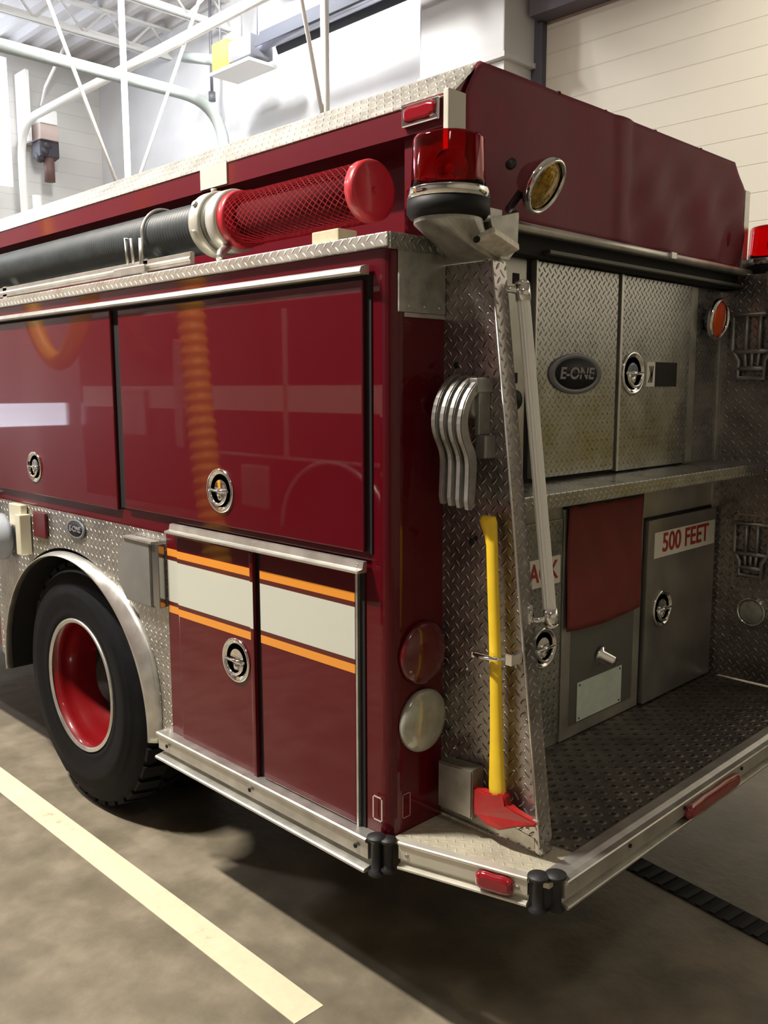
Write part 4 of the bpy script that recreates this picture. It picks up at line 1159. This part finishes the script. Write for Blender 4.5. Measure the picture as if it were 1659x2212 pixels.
for i in range(n + 1):
    t = i / n; z = CZ - .06 - 6.31 * t
    pts.append((-3.0 + .05 * math.sin(t * 2), 5.66 - .55 * t ** 2, z)); rs.append(.135 if i % 4 < 2 else .118)
tube(bm, pts, rs, 16)
tag(obj('exhaust_hose', bm, plain('orange_yellow_hose', (.85, .42, .02), .5)), 'ribbed yellow-orange exhaust hose hanging from the ceiling, seen mirrored in the side door', 'hose')
bm = bm_new()
pts = [(-2.8, 9.0 - 2.6 * t, 2.1 + 2.2 * (2 * t - .9) ** 2) for t in [i / 80 for i in range(81)]]
tube(bm, pts, [.10 if i % 2 else .09 for i in range(81)], 14)
tag(obj('exhaust_hose', bm, plain('orange_yellow_hose_b', (.80, .38, .02), .5)), 'looped yellow-orange exhaust hose seen mirrored in the door above the wheel', 'hose')

# ------------------------------------------------------------------ lights
def area(name, loc, target, sx, sy, power, color=(1, .93, .82), spread=180):
    l = bpy.data.lights.new(name, 'AREA'); l.shape = 'RECTANGLE'; l.size = sx; l.size_y = sy; l.energy = power; l.color = color
    l.spread = math.radians(spread)
    o = bpy.data.objects.new(name, l); col.objects.link(o); o.location = loc
    d = Vector(target) - Vector(loc); o.rotation_euler = d.to_track_quat('-Z', 'Y').to_euler()
    return o
area('ceiling_or_fill_lamp', (-2.1, 2.3, 5.7), (-2.1, 2.3, 0), .16, 1.0, 660)
area('ceiling_or_fill_lamp', (-2.6, 7.6, 5.7), (-2.6, 7.6, 0), .2, 1.2, 260, (.90, .93, 1))
area('ceiling_or_fill_lamp', (3.3, .0, 5.6), (5.0, .2, 4.0), .2, 1.2, 42, (1, .94, .84), 120)
area('ceiling_or_fill_lamp', (2.4, 5.4, 6.0), (5.0, 6.4, 3.2), .3, 1.2, 360, (1, .98, .97), 150)
area('ceiling_or_fill_lamp', (3.2, 9.6, 6.0), (3.6, 9.9, 3.2), .3, 1.2, 14, (1, .98, .97))
area('ceiling_or_fill_lamp', (3.3, -3.4, 5.6), (5.0, -3.2, 3.4), .2, 1.0, 85, (1, .95, .88), 110)  # added fill, turned to the right wall to brighten the rear

SPLIT = {'rivet', 'wheel_well_panel', 'wheel_well_liner', 'cable_hole', 'wing_screw', 'lens_screw', 'rail_bolt', 'wheel_nut', 'plate_screw', 'jamb_hole', 'cover_fastener', 'mullion', 'hanging_rod', 'hose_bed_chamfer', 'inner_tyre', 'chassis', 'side_fitting', 'body_rail', 'door_gasket', 'sticker_mark'}
for o in list(scn.objects):
    if o.type == 'MESH' and o.name.split('.')[0] in SPLIT: split_islands(o)

area('ceiling_or_fill_lamp', (-2.4, -2.8, 5.6), (-2.0, -2.6, 0), .16, 1.0, 26, (1, .93, .82))  # added faint fill from behind for the truck's rear
w = bpy.data.worlds.new('World'); scn.world = w; w.use_nodes = True
w.node_tree.nodes['Background'].inputs[0].default_value = (.5, .5, .55, 1); w.node_tree.nodes['Background'].inputs[1].default_value = .015

# ------------------------------------------------------------------ camera
cam = bpy.data.cameras.new('camera'); co = bpy.data.objects.new('camera', cam); col.objects.link(co)
cam.sensor_fit = 'VERTICAL'; cam.sensor_height = 36.0; cam.lens = 1932.0 / 2212.0 * 36.0
yaw, pitch, roll = math.radians(44.78), math.radians(7.95), math.radians(-.105)
fw = Vector((math.sin(yaw) * math.cos(pitch), math.cos(yaw) * math.cos(pitch), -math.sin(pitch)))
rt = Vector((math.cos(yaw), -math.sin(yaw), 0)); up = rt.cross(fw)
r2 = math.cos(roll) * rt + math.sin(roll) * up; u2 = -math.sin(roll) * rt + math.cos(roll) * up
M = Matrix((r2, u2, -fw)).transposed().to_4x4(); M.translation = Vector((-1.65, -1.645, 1.815))
co.matrix_world = M
cam.clip_start = .05; cam.clip_end = 100
scn.camera = co
scn.view_settings.view_transform = 'Standard'; scn.view_settings.look = 'None'
scn.view_settings.exposure = 0.0; scn.view_settings.gamma = 1; scn.view_settings.use_curve_mapping = False
